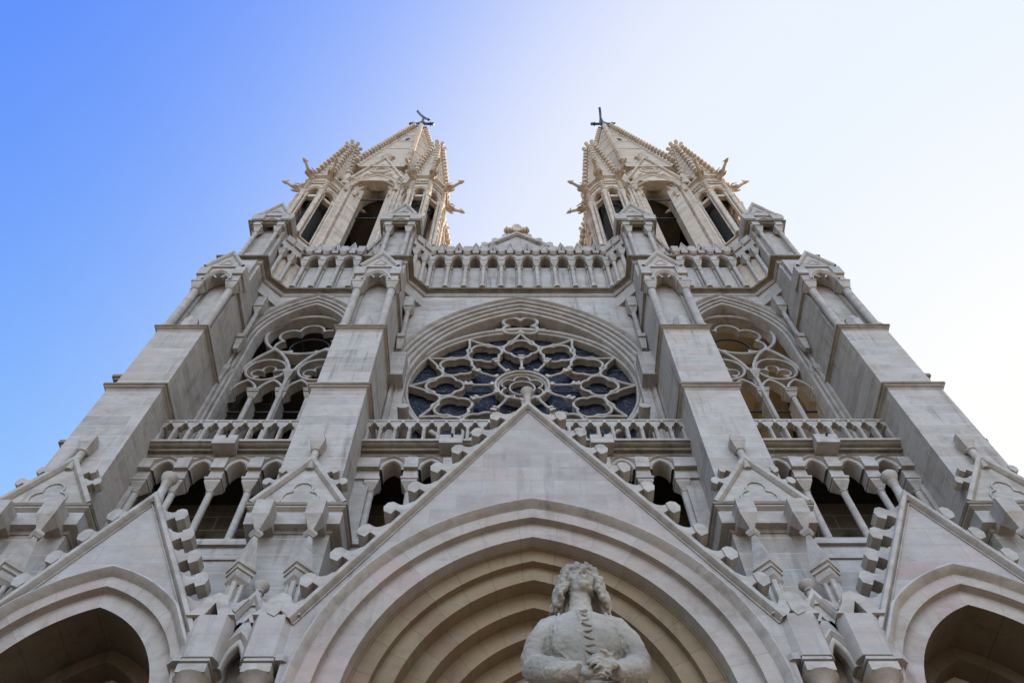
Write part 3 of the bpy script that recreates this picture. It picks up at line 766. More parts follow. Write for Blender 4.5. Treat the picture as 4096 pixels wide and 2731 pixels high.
# ---------------------------------------------------------------- belfries
TY = 17.1; TH = 2.665
def belfry(sx):
    x = sx * T; C = (x, TY, 0)
    core = MB(); inn = MB()
    def face(mb, k, fn):
        q = MB(Matrix.Translation(C) @ Matrix.Rotation(k * pi / 2, 4, 'Z')); fn(q); mb.add([tuple(v) for v in q.v], q.f, [q.uv.get(i, (0, 0)) for i in range(len(q.v))] if q.uv else None)
    def wall(q):
        a = archp(0, 44.75, .80, cfor(.80, 1.85), 12, 36.2)
        wallarch(q, -2.0, 2.0, 34.6, 48.2, -2.62, -2.0, a)
        a2 = archp(0, 44.9, 1.14, cfor(1.14, 2.0), 12, 36.2)
        wallarch(q, -1.62, 1.62, 36.2, 47.0, -3.25, -2.62, a2)
    for k in range(4): face(core, k, wall)
    core.box(x - 2.6, x + 2.6, TY - 2.6, TY + 2.6, 34.2, 34.6); core.box(x - 2.5, x + 2.5, TY - 2.5, TY + 2.5, 47.6, 48.4)
    for a in range(4): 
        q = MB(Matrix.Translation(C) @ Matrix.Rotation(pi / 4 + a * pi / 2, 4, 'Z')); q.box(-1.5, 1.5, -3.0, -2.4, 34.6, 48.6); core.add([tuple(v) for v in q.v], q.f)
    o = part('belfry', core, 'tower', church)
    od = MB()
    def orders(q):
        a = archp(0, 44.9, 1.14, cfor(1.14, 2.0), 14, 36.2)
        q.sweep(a, [(.34, -3.26), (.34, -3.34), (.26, -3.38), (.20, -3.30), (.14, -3.28)] + roll(.06, -3.27, .07) + [(-.02, -3.2), (-.05, -3.0), (-.10, -2.98)] + roll(-.16, -2.93, .07) + [(-.24, -2.85), (-.30, -2.7), (-.34, -2.62), (-.345, -2.3)], XZ)
        for s in (-1, 1):
            for i, (dx, dy) in enumerate(((1.30, -3.28), (.98, -2.98))):
                q.lathe(s * dx, dy, [(.16, 44.15), (.10, 44.2), (.12, 44.35), (.19, 44.6), (.22, 44.75), (.22, 44.86)], 8)
        # carved leaf band round the arch
        for i in range(15):
            t = -.2 + (pi + .4) * i / 14
            q.ball((1.05 * cos(t), -3.08, 45.1 + 1.55 * sin(t)), .085, 6, 4)
        for s in (-1, 1):
            for i in range(19): q.ball((s * 1.1, -3.05, 36.6 + i * .42), .075, 5, 3, (1, 1, 1.6))
    for k in range(4): face(od, k, orders)
    part('belfry_arch', od, 'upper', o)
    gb = MB()
    def gable(q):
        gablet(q, 0, -3.28, -2.7, 46.1, 1.42, 50.2, .13, .12)
        q.sweep(circ(0, 47.95, .50, 26), [(.08, -3.28), (.08, -3.34), (0, -3.36), (-.06, -3.3), (-.06, -3.2)], XZ, True)
        q.sweep(foil(0, 47.95, 4, .17, .17, pi / 4, 6), [(.04, -3.27), (.04, -3.33), (-.04, -3.33), (-.04, -3.27)], XZ, True)
        for dx, dz in ((-.62, 47.1), (.62, 47.1), (0, 48.9)): q.sweep(foil(dx, dz, 6, .09, .07, 0, 4), [(.02, -3.27), (.02, -3.32), (-.03, -3.32), (-.03, -3.27)], XZ, True)
        q.lathe(0, -3.05, [(.14, 50.0), (.14, 50.5), (.30, 50.7), (.34, 50.85), (.2, 51.0), (.14, 51.3), (.24, 51.5), (.1, 51.8)], 10)
        for s in (-1, 1):
            q.ball((s * .28, -3.05, 51.35), .16, 6, 4)
            for i in range(9):
                f = (i + 1.2) / 10; q.ball((s * (1.42 * (1 - f) + .26), -3.1, 46.1 + 4.1 * f + .08), .15, 6, 4, (1, .9, 1.1))
    for k in range(4): face(gb, k, gable)
    part('belfry_gable', gb, 'upper', o)
    for k in range(4):
        for bb_ in ((-1.1, 1.1, -2.75, -2.70, 44.42, 44.52), (-1.0, 1.0, -2.1, -2.04, 43.4, 43.5)):
            tie = MB(); face(tie, k, lambda q: q.box(*bb_)); part('iron_tie', tie, 'iron', o)
    lv = MB()
    def added_louv(q):
        for i in range(26):
            z = 36.3 + i * .38
            q.prismX([(-2.5, z), (-2.2, z + .26), (-2.2, z + .30), (-2.5, z + .04)], -.82, .82)
    for k in (1, 2, 3): face(lv, k, added_louv)
    part('added_louvres', lv, 'void', o)  # unseen dark slats added in the other three openings to darken the belfry
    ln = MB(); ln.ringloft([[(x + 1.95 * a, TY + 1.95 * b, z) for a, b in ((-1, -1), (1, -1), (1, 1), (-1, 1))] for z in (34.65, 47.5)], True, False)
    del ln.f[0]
    part('belfry_shade_lining', ln, 'void', o)  # dark inner sheet added so the belfry reads as deep shade
    return o
belf = [belfry(s) for s in (-1, 1)]

# corner turret, built once about its own axis
def oct_(r, z, rot=pi / 8): return [(r * cos(rot + k * pi / 4), r * sin(rot + k * pi / 4), z) for k in range(8)]
tb = MB()
tb.ringloft([oct_(1.30, 34.4), oct_(1.30, 35.9), oct_(1.18, 36.2), oct_(1.12, 36.25), oct_(1.12, 36.75)]); 
tb.ringloft([oct_(1.2, 36.75), oct_(1.2, 36.86)])
for k in range(8):
    q = MB(Matrix.Rotation(k * pi / 4, 4, 'Z'))
    ap_, hwf = 1.08, .447
    wallarch(q, -hwf, hwf, 42.55, 45.0, -ap_, -ap_ + .3, archp(0, 42.8, .33, cfor(.33, .56), 8, 42.55))
    q.sweep(archp(0, 42.8, .33, cfor(.33, .56), 8), [(.13, -ap_), (.13, -ap_ - .06), (.08, -ap_ - .07), (.05, -ap_ - .01)] + roll(.0, -ap_ + .0, .04) + [(-.05, -ap_ + .08), (-.05, -ap_ + .25)], XZ)
    q.box(-.40, .40, -ap_ + .08, -ap_ + .3, 42.25, 42.55)
    q.box(-.44, .44, -ap_ - .06, -ap_ + .1, 43.95, 44.02); q.box(-.455, .455, -ap_ - .05, -ap_ + .1, 44.4, 44.48)
    tb.add([tuple(v) for v in q.v], q.f)
    an = -pi / 2 + pi / 8 + k * pi / 4; vx, vy = cos(an), sin(an)
    # clustered shafts at each corner with leafy capitals
    for dr, da, r in ((1.20, 0, .095), (1.09, .125, .048), (1.09, -.125, .048), (.99, 0, .11)):
        px, py = dr * cos(an + da), dr * sin(an + da)
        tb.lathe(px, py, [(r * 1.5, 36.8), (r * 1.5, 36.95), (r, 37.05), (r, 42.05)], 8)
        tb.lathe(px, py, [(r, 42.03), (r * 1.25, 42.08), (r * 1.15, 42.15), (r * 1.7, 42.45), (r * 1.9, 42.62)], 8)
    for j in range(5): tb.ball((1.2 * vx, 1.2 * vy, 42.8 + j * .32), .135, 6, 4)
for sc_ in (0,):
    tb.ringloft([oct_(1.16, 44.9), oct_(1.25, 45.0), oct_(1.33, 45.06), oct_(1.33, 45.2), oct_(1.15, 45.32), oct_(.5, 45.33)])
tb.ringloft([oct_(1.0, 44.6), oct_(1.0, 44.7)])
for j in range(44):
    an = j * 2 * pi / 44; tb.ball((1.17 * cos(an), 1.17 * sin(an), 44.22), .06, 5, 3)
core_ = MB(); core_.lathe(0, 0, [(.55, 36.8), (.55, 44.7)], 16)
turret = part('corner_turret', tb, 'upper', church, (-T - TH, TY - TH, 0))
tc = part('turret_shade_core', core_, 'void', turret); tc.location = (0, 0, 0)  # dark column added to stand for shade inside the open turret
sp = MB()
PZ0, PZ1, PR0, PR1 = 45.3, 54.3, 1.06, .16
sp.ringloft([oct_(PR0, PZ0), oct_(PR1, PZ1)])
s_ = part('turret_spire', sp, 'scale', turret, (0, 0, 0)); s_.location = (0, 0, 0)
ck = MB()
for k in range(8):
    an = pi / 8 + k * pi / 4
    ck.tube([(PR0 * cos(an), PR0 * sin(an), PZ0), (PR1 * cos(an), PR1 * sin(an), PZ1)], .06, 6)
    for j in range(11):
        f = (j + .5) / 11.5; r = PR0 + (PR1 - PR0) * f + .25; z = PZ0 + (PZ1 - PZ0) * f + .05
        ck.ball((r * cos(an), r * sin(an), z), .165, 6, 4, (1, 1, 1.15)); ck.tube([((r - .28) * cos(an), (r - .28) * sin(an), z - .16), (r * cos(an), r * sin(an), z - .04)], [.09, .06], 5)
ck.lathe(0, 0, [(.2, 54.1), (.24, 54.3), (.16, 54.45), (.16, 54.7), (.3, 54.85), (.1, 55.15)], 8)
for k in range(8):
    an = k * pi / 4; ck.tube([(.1 * cos(an), .1 * sin(an), 54.2), (.36 * cos(an), .36 * sin(an), 54.55), (.5 * cos(an), .5 * sin(an), 54.75)], [.09, .11, .13], 6)
c_ = part('turret_crockets', ck, 'upper', turret, (0, 0, 0)); c_.location = (0, 0, 0)
gg = MB()   # winged beast leaning out from the eaves, along +x
gg.tube([(-.1, 0, -.15), (.12, 0, -.05), (.40, 0, .02), (.62, 0, .10), (.80, 0, .20), (.92, 0, .24)], [.12, .15, .13, .085, .075, .08], 8)
gg.ball((.98, 0, .27), .12, 8, 5, (1.2, .9, .9)); gg.tube([(1.02, 0, .25), (1.16, 0, .22)], [.07, .05], 6)
for s in (-1, 1):
    gg.tube([(.92, s * .07, .34), (.84, s * .11, .45)], [.04, .015], 5)
    gg.tube([(.15, s * .12, .04), (.45, s * .17, -.07), (.56, s * .12, -.15)], [.07, .05, .04], 6)
    gg.tube([(.1, s * .1, .08), (.3, s * .22, .2), (.55, s * .16, .22)], [.05, .045, .015], 5)
gm_ = build(gg, 'gargoyle', M['upper'])
for k in range(8):
    an = pi / 8 + k * pi / 4; o = put('gargoyle', gm_, turret); o.location = (1.15 * cos(an), 1.15 * sin(an), 44.88); o.rotation_euler = (0, 0, an)
for i, (sx, a, b) in enumerate([(s, a, b) for s in (-1, 1) for a in (-1, 1) for b in (-1, 1)]):
    if (sx, a, b) == (-1, -1, -1): continue
    dup(turret, (sx * T + a * TH, TY + b * TH, 0), 0, church)
# carved winged figures between turret and gable
for sx in (-1, 1):
    for s in (-1, 1):
        q = MB(Matrix.Translation((sx * T + s * 1.62, 13.95, 46.0)))
        q.tube([(0, .1, -.5), (0, 0, 0), (0, -.05, .5), (0, -.15, .95)], [.34, .30, .26, .16], 8); q.ball((0, -.22, 1.15), .2, 8, 6)
        for t in (-1, 1):
            q.tube([(t * .2, -.05, .7), (t * .42, -.12, .3), (t * .25, -.32, -.05)], [.12, .10, .08], 6)
            q.prismY([(t * .12, .2), (t * .5, -.1), (t * .62, .7), (t * .42, 1.25), (t * .2, .9)], .02, .14)
        for j in range(10): q.ball((random.uniform(-.3, .3), -.2, random.uniform(-.6, .5)), random.uniform(.07, .13), 6, 4)
        part('carved_angel', q, 'upper', church)

# great spires
for sx in (-1, 1):
    x = sx * T; q = MB(Matrix.Translation((x, TY, 0)))
    Z0, Z1, r0, r1 = 48.4, 69.8, 3.66, .30
    def rr(z): return r0 + (r1 - r0) * (z - Z0) / (Z1 - Z0)
    q.ringloft([oct_(r0, Z0), oct_(r1, Z1)])
    for z in (56.2, 60.3, 63.6, 66.4):
        q.ringloft([oct_(rr(z) + .03, z), oct_(rr(z + .35) + .03, z + .35)])
    o = part('spire', q, 'scale', church)
    e = MB(Matrix.Translation((x, TY, 0)))
    for k in range(8):
        an = pi / 8 + k * pi / 4
        e.tube([(rr(z) * cos(an), rr(z) * sin(an), z) for z in (Z0, Z1)], [.10, .06], 6)
    part('spire_ribs', e, 'upper', o)
    row = MB(); row.tube([(rr(z), 0, z) for z in (Z0, Z1)], [.11, .07], 6)
    for j in range(24):
        z = 49.2 + j * .86; r = rr(z) + .30
        row.ball((r, 0, z), .20, 6, 4, (1, 1, 1.2)); row.tube([(r - .34, 0, z - .2), (r, 0, z - .05)], [.11, .07], 5)
    rm = build(row, 'crocket_row', M['upper'])
    for k in range(8):
        w = put('crocket_row', rm, o); w.location = (x, TY, 0); w.rotation_euler = (0, 0, pi / 8 + k * pi / 4)
    for k in range(8):
        an = -pi / 2 + k * pi / 4; z = 61.6; r = rr(z) * cos(pi / 8) + .02
        sl_ = MB(Matrix.Translation((x, TY, 0)) @ Matrix.Rotation(k * pi / 4, 4, 'Z')); sl_.prismX([(-rr(60.9) * .9239 - .012, 60.9), (-rr(62.3) * .9239 - .012, 62.3), (-rr(62.3) * .9239 + .1, 62.3), (-rr(60.9) * .9239 + .1, 60.9)], -.13, .13)
        if k % 2 == 0: part('slit_window', sl_, 'iron', o)
    cp = MB(Matrix.Translation((x, TY, 0)))
    cp.ringloft([oct_(.34, 69.7), oct_(.52, 70.0), oct_(.52, 70.12), oct_(.1, 70.2)]); part('spire_cap', cp, 'vane', o)
    # iron cross and weathercock: a thing of its own
    v = put('weathervane', None, None, (x, TY, 70.15))
    side = 'left' if sx < 0 else 'right'
    tag(v, 'black iron cross with a weathercock seen side-on atop the left spire' if sx < 0 else 'black iron cross with a thin end-on weathercock atop the right spire', 'weathervane', 'iron crosses on the spire tips')
    zc = 72.2
    m = MB(Matrix.Translation((x, TY, 0)))
    m.lathe(0, 0, [(.22, 70.15), (.2, 70.6), (.26, 70.75), (.15, 70.95), (.12, 72.0), (.2, 72.2), (.12, 72.4), (.1, 74.1)], 8)
    m.box(-.95, .95, -.09, .09, zc - .09, zc + .09)
    for s in (-1, 1):
        m.lathe(s * .92, 0, [(.06, zc - .15), (.15, zc), (.06, zc + .15)], 8); m.box(*sorted((s * .70, s * .78)), -.15, .15, zc - .16, zc + .16)
        for u in (-1, 1):
            pts = [(s * (.12 + .34 * t - .02 * sin(6 * t)), 0, zc + u * (.55 * (1 - t) ** 2 * 1.0 + .10 + .10 * sin(5 * t))) for t in [i / 8 for i in range(9)]]; m.tube(pts, .07, 5)
            m.tube([(s * .3, 0, zc + u * .05), (s * .42, 0, zc + u * .2), (s * .52, 0, zc + u * .18), (s * .5, 0, zc + u * .1)], .06, 5)
    part('cross', m, 'vane', v)
    m = MB(); m.tube([(x, TY, 70.5), (x - sx * .45, TY - .1, 70.45)], .03, 6); m.ball((x - sx * .5, TY - .1, 70.45), .12, 8, 6)
    part('lightning_arm', m, 'vane', v)
    rk = MB(Matrix.Translation((x, TY, 74.1)) @ Matrix.Rotation(R_(38 if sx < 0 else 84), 4, 'Z'))
    rk.ringloft([[(a, b * .10, zz + b2 * hh) for b, b2 in ((1, 0), (0, 1), (-1, 0), (0, -1))] for a, zz, hh in ((-.78, .80, .05), (-.62, .62, .2), (-.42, .42, .22), (-.1, .30, .28), (.18, .38, .22), (.30, .56, .14), (.38, .70, .12), (.55, .68, .03))])
    rk.tube([(0, 0, -.1), (0, 0, .2)], .03, 5); rk.prismY([(.22, .68), (.3, .82), (.38, .70), (.34, .66)], -.012, .012)
    part('weathercock', rk, 'vane', v)
# ---------------------------------------------------------------- portals
def rake(mb, xa, za, x1, z1, y0, y1, th, over):
    p = [(2 * xa - x1, z1), (xa, za), (x1, z1)]
    mb.sweep(p, [(-.11, y0 + .02), (-.105, y0 - .03), (-.085, y0 - .03), (-.07, y0 - .005), (-.055, y0 - .03), (-.04, y0 - over * .8), (-.02, y0 - over), (th, y0 - over), (th + .02, y0 - over + .05), (th + .02, y1), (-.1, y1)], XZ)
def portal(xa, za, slope, hwf, yf, yb, zc, hs, c, hood, orders, ncr, crs, cr0, fin, split):
    """gabled portal; orders: list of (halfspan reduction, depth) steps walking inwards"""
    root = put('portal', None, church, (xa, yf, 0))
    dz = 9.4
    g = MB()
    a = archp(xa, zc, hs, c, 20, dz)
    # gable wall as strips between arch and rake
    def ztop(x): return za - abs(x - xa) * slope
    xs = [p for p in a]
    vs = []; F = []
    xf = hwf
    L = [(xa - xf, dz)] + a + [(xa + xf, dz)]
    pts = []
    for p in L: pts.append(p)
    for i in range(len(pts) - 1):
        p, r = pts[i], pts[i + 1]
        if abs(p[0] - r[0]) < 1e-6: continue
        if p[0] < xa < r[0]: pass
        o = len(vs); tp, tr = max(ztop(p[0]), p[1]), max(ztop(r[0]), r[1])
        vs += [(p[0], yf, p[1]), (r[0], yf, r[1]), (r[0], yf, tr), (p[0], yf, tp), (p[0], yb, p[1]), (r[0], yb, r[1]), (r[0], yb, tr), (p[0], yb, tp)]
        F += [(o, o + 1, o + 2, o + 3), (o + 5, o + 4, o + 7, o + 6), (o + 3, o + 2, o + 6, o + 7)]
    g.add(vs, F)
    part('gable_wall', g, 'portal', root, (0, 0, 0))
    k = MB(); rake(k, xa, za, xa + hwf + .05, ztop(xa + hwf + .05), yf, yb - .1, .05, .13); part('gable_coping', k, 'carved', root, (0, 0, 0))
    # voussoired orders: pale outer rings, browner stone further in; side portals get painted shade
    full = [(0., yf + .01)] + orders; cut = split
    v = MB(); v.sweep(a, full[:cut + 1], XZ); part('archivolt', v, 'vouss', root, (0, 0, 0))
    v = MB(); v.sweep(a, full[cut:], XZ); part('inner_archivolt', v, 'vouss_brown' if xa == 0 else 'vouss_shade', root, (0, 0, 0))
    h = MB(); ah = archp(xa, zc + .02, hs + hood, c, 20)
    # hood stops where it meets the coping
    ah = [p for p in ah if p[1] < ztop(p[0]) - .30 or True]
    ah = [p for p in ah if ztop(p[0]) - p[1] > .22]
    h.sweep(ah, [(.0, yf + .05), (.03, yf - .12), (-.01, yf - .14), (-.05, yf - .10), (-.09, yf - .03), (-.12, yf + .02)], XZ, False, True); part('hood_mould', h, 'carved', root, (0, 0, 0))
    ang = math.atan(slope); kl = hypot(1, slope)
    for i in range(ncr):
        d = cr0 + i * crs
        for s in (-1, 1):
            x = s * (d / kl); z = za - d / kl * slope
            nx, nz = s * slope / kl, 1 / kl
            o = put('crocket', crocket_mesh(.9, .15), root, (xa + x + nx * .06, yf + (.05 if xa == 0 else .16), z + nz * .06))
            o.rotation_euler = (0, -ang, 0) if s < 0 else (Matrix.Rotation(ang, 4, 'Y') @ Matrix.Rotation(pi, 4, 'Z')).to_euler()
    f = MB(); yy = yf + .05
    f.lathe(xa, yy, [(.20 * fin, za - .15), (.16 * fin, za + .1), (.135 * fin, za + .2), (.13 * fin, za + .50), (.16 * fin, za + .53), (.16 * fin, za + .56), (.13 * fin, za + .58), (.17 * fin, za + .62), (.25 * fin, za + .72), (.26 * fin, za + .78), (.2 * fin, za + .84), (.05, za + .86)], 14)
    part('finial', f, 'carved', root, (0, 0, 0))
    # jambs, side walls and the dark tympanum
    j = MB(); nl = orders[-1]
    j.box(xa - hs, xa + hs, nl[1] - .02, nl[1] + .3, 0, zc + hs * 1.6)
    part('tympanum', j, 'portal' if xa == 0 else 'dark_inner', root, (0, 0, 0))  # side tympana take the colour with shade painted in
    return root
def steps(y0, list_):
    out = []; n = 0.; y = y0
    for dn, dy in list_:
        if dn: n -= dn; out.append((n, y))
        if dy: y += dy; out.append((n, y))
    return out
# centre
YC = 10.7
oc = steps(YC + .01, [(.14, 0), (.13, .12), (.02, .02), (.36, 0), (.02, .04), (0, .22), (.05, .02), (.29, .14), (.34, 0)] + [(0, .32), (.36, 0)] * 5)
portal(0, 18.43, 1.612, 4.05, YC, 11.55, 10.2, 3.80, .86, .10, oc, 10, .765, .72, .62, 9)
YT_ = 10.8
ot = steps(YT_ + .01, [(.12, 0), (.12, .12), (.02, .02), (.30, 0), (.02, .04), (0, 1.0), (.25, .02), (0, .8), (.22, .02), (0, .8), (.25, .02), (0, .9)])
for sx in (-1, 1): portal(sx * T, 15.18, 1.87, 1.98, YT_, 11.6, 10.22, 2.10, .85, .08, ot, 5, .67, .60, .68, 7)
# blocks, niche and small gable in front of each buttress
def pier(bx):
    root = put('portal_pier', None, church, (bx, 10.6, 0))
    q = MB()
    for s in (-1, 1):
        q.prismZ([(s * .17, 11.6), (s * .17, 10.72), (s * .25, 10.6), (s * .70, 10.6), (s * .84, 10.72), (s * .9, 11.6)][::s], 11.04, 11.93, [(s * .17, 11.6), (s * .17, 10.74), (s * .26, 10.62), (s * .72, 10.62), (s * .86, 10.74), (s * .9, 11.6)][::s])
        q.prismZ([(s * .74, 11.5), (s * .74, 10.64), (s * .86, 10.64), (s * .97, 10.74), (s * .97, 11.5)][::s], 11.0, 11.12)
        q.box(*sorted((s * .16, s * 1.0)), 11.1, 11.7, 0, 11.1)
    q.box(-1.05, 1.05, 11.3, 11.7, 0, 12.0)
    o = part('pier_block', q, 'portal', root, (0, 0, 0)); o.location = (0, -10.6, 0)
    n = MB()
    a = archp(0, 11.0, .22, cfor(.22, .60), 8)
    wallarch(n, -.30, .30, 11.0, 12.0, 10.88, 11.15, [(-.22, 11.0)] + a + [(.22, 11.0)])
    n.sweep(archp(0, 11.0, .22, cfor(.22, .60), 8), [(.12, 10.9), (.12, 10.80), (.07, 10.77), (.04, 10.82), (.02, 10.84)] + roll(-.03, 10.86, .045) + [(-.08, 10.96)], XZ)
    gablet(n, 0, 10.92, 11.3, 11.75, .42, 12.58, .07, .09)
    n.sweep([(-.2, 11.78), (0, 12.18), (.2, 11.78)], [(.03, 10.93), (.03, 10.88), (-.03, 10.88), (-.03, 10.93)], XZ)
    n.lathe(0, 10.95, [(.07, 12.4), (.07, 12.72), (.10, 12.74), (.08, 12.78), (.15, 12.88), (.15, 12.93), (.03, 12.99)], 12)
    o = part('niche_gable', n, 'carved', root, (0, 0, 0)); o.location = (0, -10.6, 0)
    for s in (-1, 1):
        h = MB(); h.prismY([(s * t, z) for t, z in ((-.34, 0), (-.10, 0), (0, .24), (.10, 0), (.36, 0), (.22, .16), (.14, .36), (0, .44), (-.14, .38), (-.2, .2))], -.2, .2)
        o = part('crocket', h, 'carved', root, (0, 0, 0)); o.location = (s * .54, .22, 11.93); o.scale = (1.15, 1, 1.15)
        k = put('crocket', crocket_mesh(.62, .15), root, (bx, 10.6, 0)); k.location = (s * .22, .35, 12.27)
        ang = atan2(.85, .42)
        k.rotation_euler = (0, -ang, 0) if s < 0 else (Matrix.Rotation(ang, 4, 'Y') @ Matrix.Rotation(pi, 4, 'Z')).to_euler()
        c = MB(); x = s * .50
        c.cbox(x, 10.86, .235, .26, 10.96, 11.0); c.cbox(x, 10.86, .215, .24, 11.0, 11.045); c.cbox(x, 10.86, .19, .22, 10.9, 10.96); c.cbox(x, 10.84, .23, .25, 10.74, 10.90)
        c.lathe(x, 10.84, [(.13, 10.40), (.15, 10.46), (.13, 10.5), (.16, 10.55), (.24, 10.68), (.31, 10.74)], 14, pi / 4)
        c.lathe(x, 10.84, [(.22, 0), (.22, .3), (.13, .5), (.13, 10.42)], 14)
        o = part('pier_column', c, 'carved', root, (0, 0, 0)); o.location = (0, -10.6, 0)
    return root
for bx in BX: pier(bx)
# plain body of the church below and behind
q = MB()
q.box(-10.9, 10.9, 12.9, 13.6, 0, 10.0) if False else None
for sx in (-1, 1): q.box(*sorted((sx * 4.3, sx * 4.95)), 13.6, 24, 0, 31)
q.box(-4.3, 4.3, 15.1, 60, 0, 30)
q.prismY([(-4.9, 30), (4.9, 30), (0, 35)], 15.6, 60)
part('nave', q, 'ashlar', church)

# ---------------------------------------------------------------- statue
def blob_mesh(parts, name, mat, vox=.012, smooth=6, disp=0.):
    mb = MB()
    for fn in parts: fn(mb)
    me = bpy.data.meshes.new(name + '_src'); me.from_pydata([tuple(v) for v in mb.v], [], mb.f)
    bm = bmesh.new(); bm.from_mesh(me); bmesh.ops.recalc_face_normals(bm, faces=bm.faces); bm.to_mesh(me); bm.free()
    o = bpy.data.objects.new(name + '_src', me); COL.objects.link(o)
    r = o.modifiers.new('r', 'REMESH'); r.mode = 'VOXEL'; r.voxel_size = vox; r.use_smooth_shade = True
    s = o.modifiers.new('s', 'SMOOTH'); s.factor = .5; s.iterations = smooth
    dg = bpy.context.evaluated_depsgraph_get(); out = bpy.data.meshes.new_from_object(o.evaluated_get(dg))
    bpy.data.objects.remove(o)
    out.name = name; out.materials.clear(); out.materials.append(M[mat])
    if disp:
        nr = [v.normal.copy() for v in out.vertices]
        for v, vn in zip(out.vertices, nr):
            v.co += vn * disp * (noise.fractal(v.co * 26, .8, 2., 5) * .8 + noise.noise(v.co * 7) * .5)
    for p in out.polygons: p.use_smooth = True
    return out
SX, SY, SZ = -.005, 4.2, 0
statue = put('statue', None, None, (SX, SY, 0))
tag(statue, 'weathered marble statue of a long-haired figure in a laced bodice with clasped hands', 'statue')
def loft(mb, secs, n=22):
    mb.ringloft([[(x + rx * (abs(cos(t)) ** e) * (1 if cos(t) > 0 else -1), y + ry * (abs(sin(t)) ** e) * (1 if sin(t) > 0 else -1), z) for t in [2 * pi * k / n for k in range(n)]] for x, y, z, rx, ry, e in secs])
def torso(mb):
    loft(mb, [(0, .02, 4.0, .33, .27, 1), (0, .02, 4.4, .27, .22, 1), (0, .01, 4.80, .215, .155, .95), (0, .0, 4.95, .19, .14, .95), (0, -.0, 5.1, .205, .15, .92), (0, -.01, 5.27, .228, .168, .9), (0, -.005, 5.41, .24, .165, .9), (0, .0, 5.52, .25, .14, .9), (0, .01, 5.60, .225, .112, 1), (0, .02, 5.645, .14, .092, 1), (0, .02, 5.675, .088, .083, 1), (.0, .012, 5.75, .078, .078, 1), (.004, .0, 5.83, .074, .078, 1), (.006, .01, 5.92, .07, .075, 1)])
    for s in (-1, 1): mb.ball((s * .105, -.105, 5.33), .11, 14, 10, (1.05, .62, 1.1))
def armf(s):
    def f(mb):
        sh = (s * .215, .02, 5.55); el = (s * .318, -.0, 5.25); wr = (s * .075 + .035, -.225, 5.02)
        mb.tube([(s * .15, .02, 5.58), sh, ((sh[0] + el[0]) / 2 + s * .02, .0, 5.42), (el[0], el[1], el[2] + .04), (el[0] - s * .01, el[1] - .03, el[2] - .05)], [.085, .092, .088, .086, .075], 16)
        mb.tube([(el[0], el[1] + .02, el[2] + .01), (el[0] - s * .03, el[1] - .04, el[2] - .06), ((el[0] + wr[0]) / 2 + s * .02, -.14, 5.09), (wr[0] + s * .03, wr[1], wr[2])], [.085, .094, .076, .05], 16)
        for i in range(5):
            t = .15 + .17 * i; cx = el[0] + (wr[0] - el[0]) * t; cy = el[1] + (wr[1] - el[1]) * t; cz = el[2] - .03 + (wr[2] - el[2]) * t; r = .088 - .025 * t
            mb.tube([(cx + r * .75 * cos(a), cy + r * .9 * cos(a) * -.4 - r * .8 * sin(a) * .55, cz + r * sin(a)) for a in [-1.6 + .5 * j for j in range(8)]], .013, 6)
    return f
def folds(mb):
    for i in range(4):
        z = 5.10 - i * .04
        mb.tube([(-.19, -.08, z + .04), (-.1, -.145, z - .005), (0, -.152, z - .02), (.1, -.145, z - .005), (.19, -.08, z + .04)], .010, 6)
    for i in range(14):
        t = 2 * pi * i / 14; mb.tube([(.185 * cos(t), .135 * sin(t), 4.9), (.26 * cos(t), .21 * sin(t), 4.45), (.32 * cos(t), .27 * sin(t), 4.02)], [.02, .03, .04], 6)
    for s in (-1, 1):
        mb.tube([(s * .032, -.072, 5.655), (s * .03 + .004, -.14, 5.53), (s * .028 + .010, -.172, 5.36), (s * .026 + .02, -.162, 5.15)], [.011, .012, .012, .010], 6)
        mb.tube([(s * .15, -.09, 5.60), (s * .19, -.11, 5.45), (s * .18, -.125, 5.28), (s * .12, -.15, 5.17)], .008, 6)
HM = Matrix.Translation((.018, .0, 5.90)) @ Matrix.Rotation(R_(-9), 4, 'X') @ Matrix.Rotation(R_(6), 4, 'Z') @ Matrix.Translation((-.018, 0, -6.02))
def head(mb):
    mb.M = HM
    hx = .018
    mb.ball((hx, .02, 6.085), .118, 20, 14, (.92, 1.06, 1.10))
    mb.ball((hx + .002, -.035, 6.015), .09, 16, 12, (.98, .98, 1.05))
    mb.ball((hx + .003, -.088, 5.958), .036, 12, 8, (1.15, .9, .8))          # chin
    mb.tube([(hx - .072, .0, 5.985), (hx - .04, -.055, 5.953), (hx + .003, -.082, 5.943), (hx + .046, -.055, 5.953), (hx + .078, .0, 5.985)], .026, 8)   # jaw
    mb.tube([(hx + .004, -.105, 6.105), (hx + .004, -.135, 6.06), (hx + .004, -.152, 6.037)], [.014, .018, .020], 8)        # nose
    for s in (-1, 1):
        mb.ball((hx + .004 + s * .02, -.130, 6.032), .014, 8, 6)
        mb.ball((hx + s * .045, -.09, 6.085), .022, 10, 8, (1.2, .7, .8)); mb.tube([(hx + s * .015, -.112, 6.115), (hx + s * .045, -.112, 6.125), (hx + s * .08, -.085, 6.11)], .014, 6)
        mb.ball((hx + s * .055, -.075, 6.03), .03, 8, 6)
    mb.tube([(hx - .028, -.112, 5.999), (hx - .008, -.128, 6.006), (hx + .004, -.126, 6.002), (hx + .016, -.128, 6.006), (hx + .036, -.112, 5.999)], [.005, .010, .010, .010, .005], 8)
    mb.tube([(hx - .022, -.11, 5.986), (hx + .004, -.124, 5.980), (hx + .030, -.11, 5.986)], [.006, .013, .006], 8)
    mb.M = None
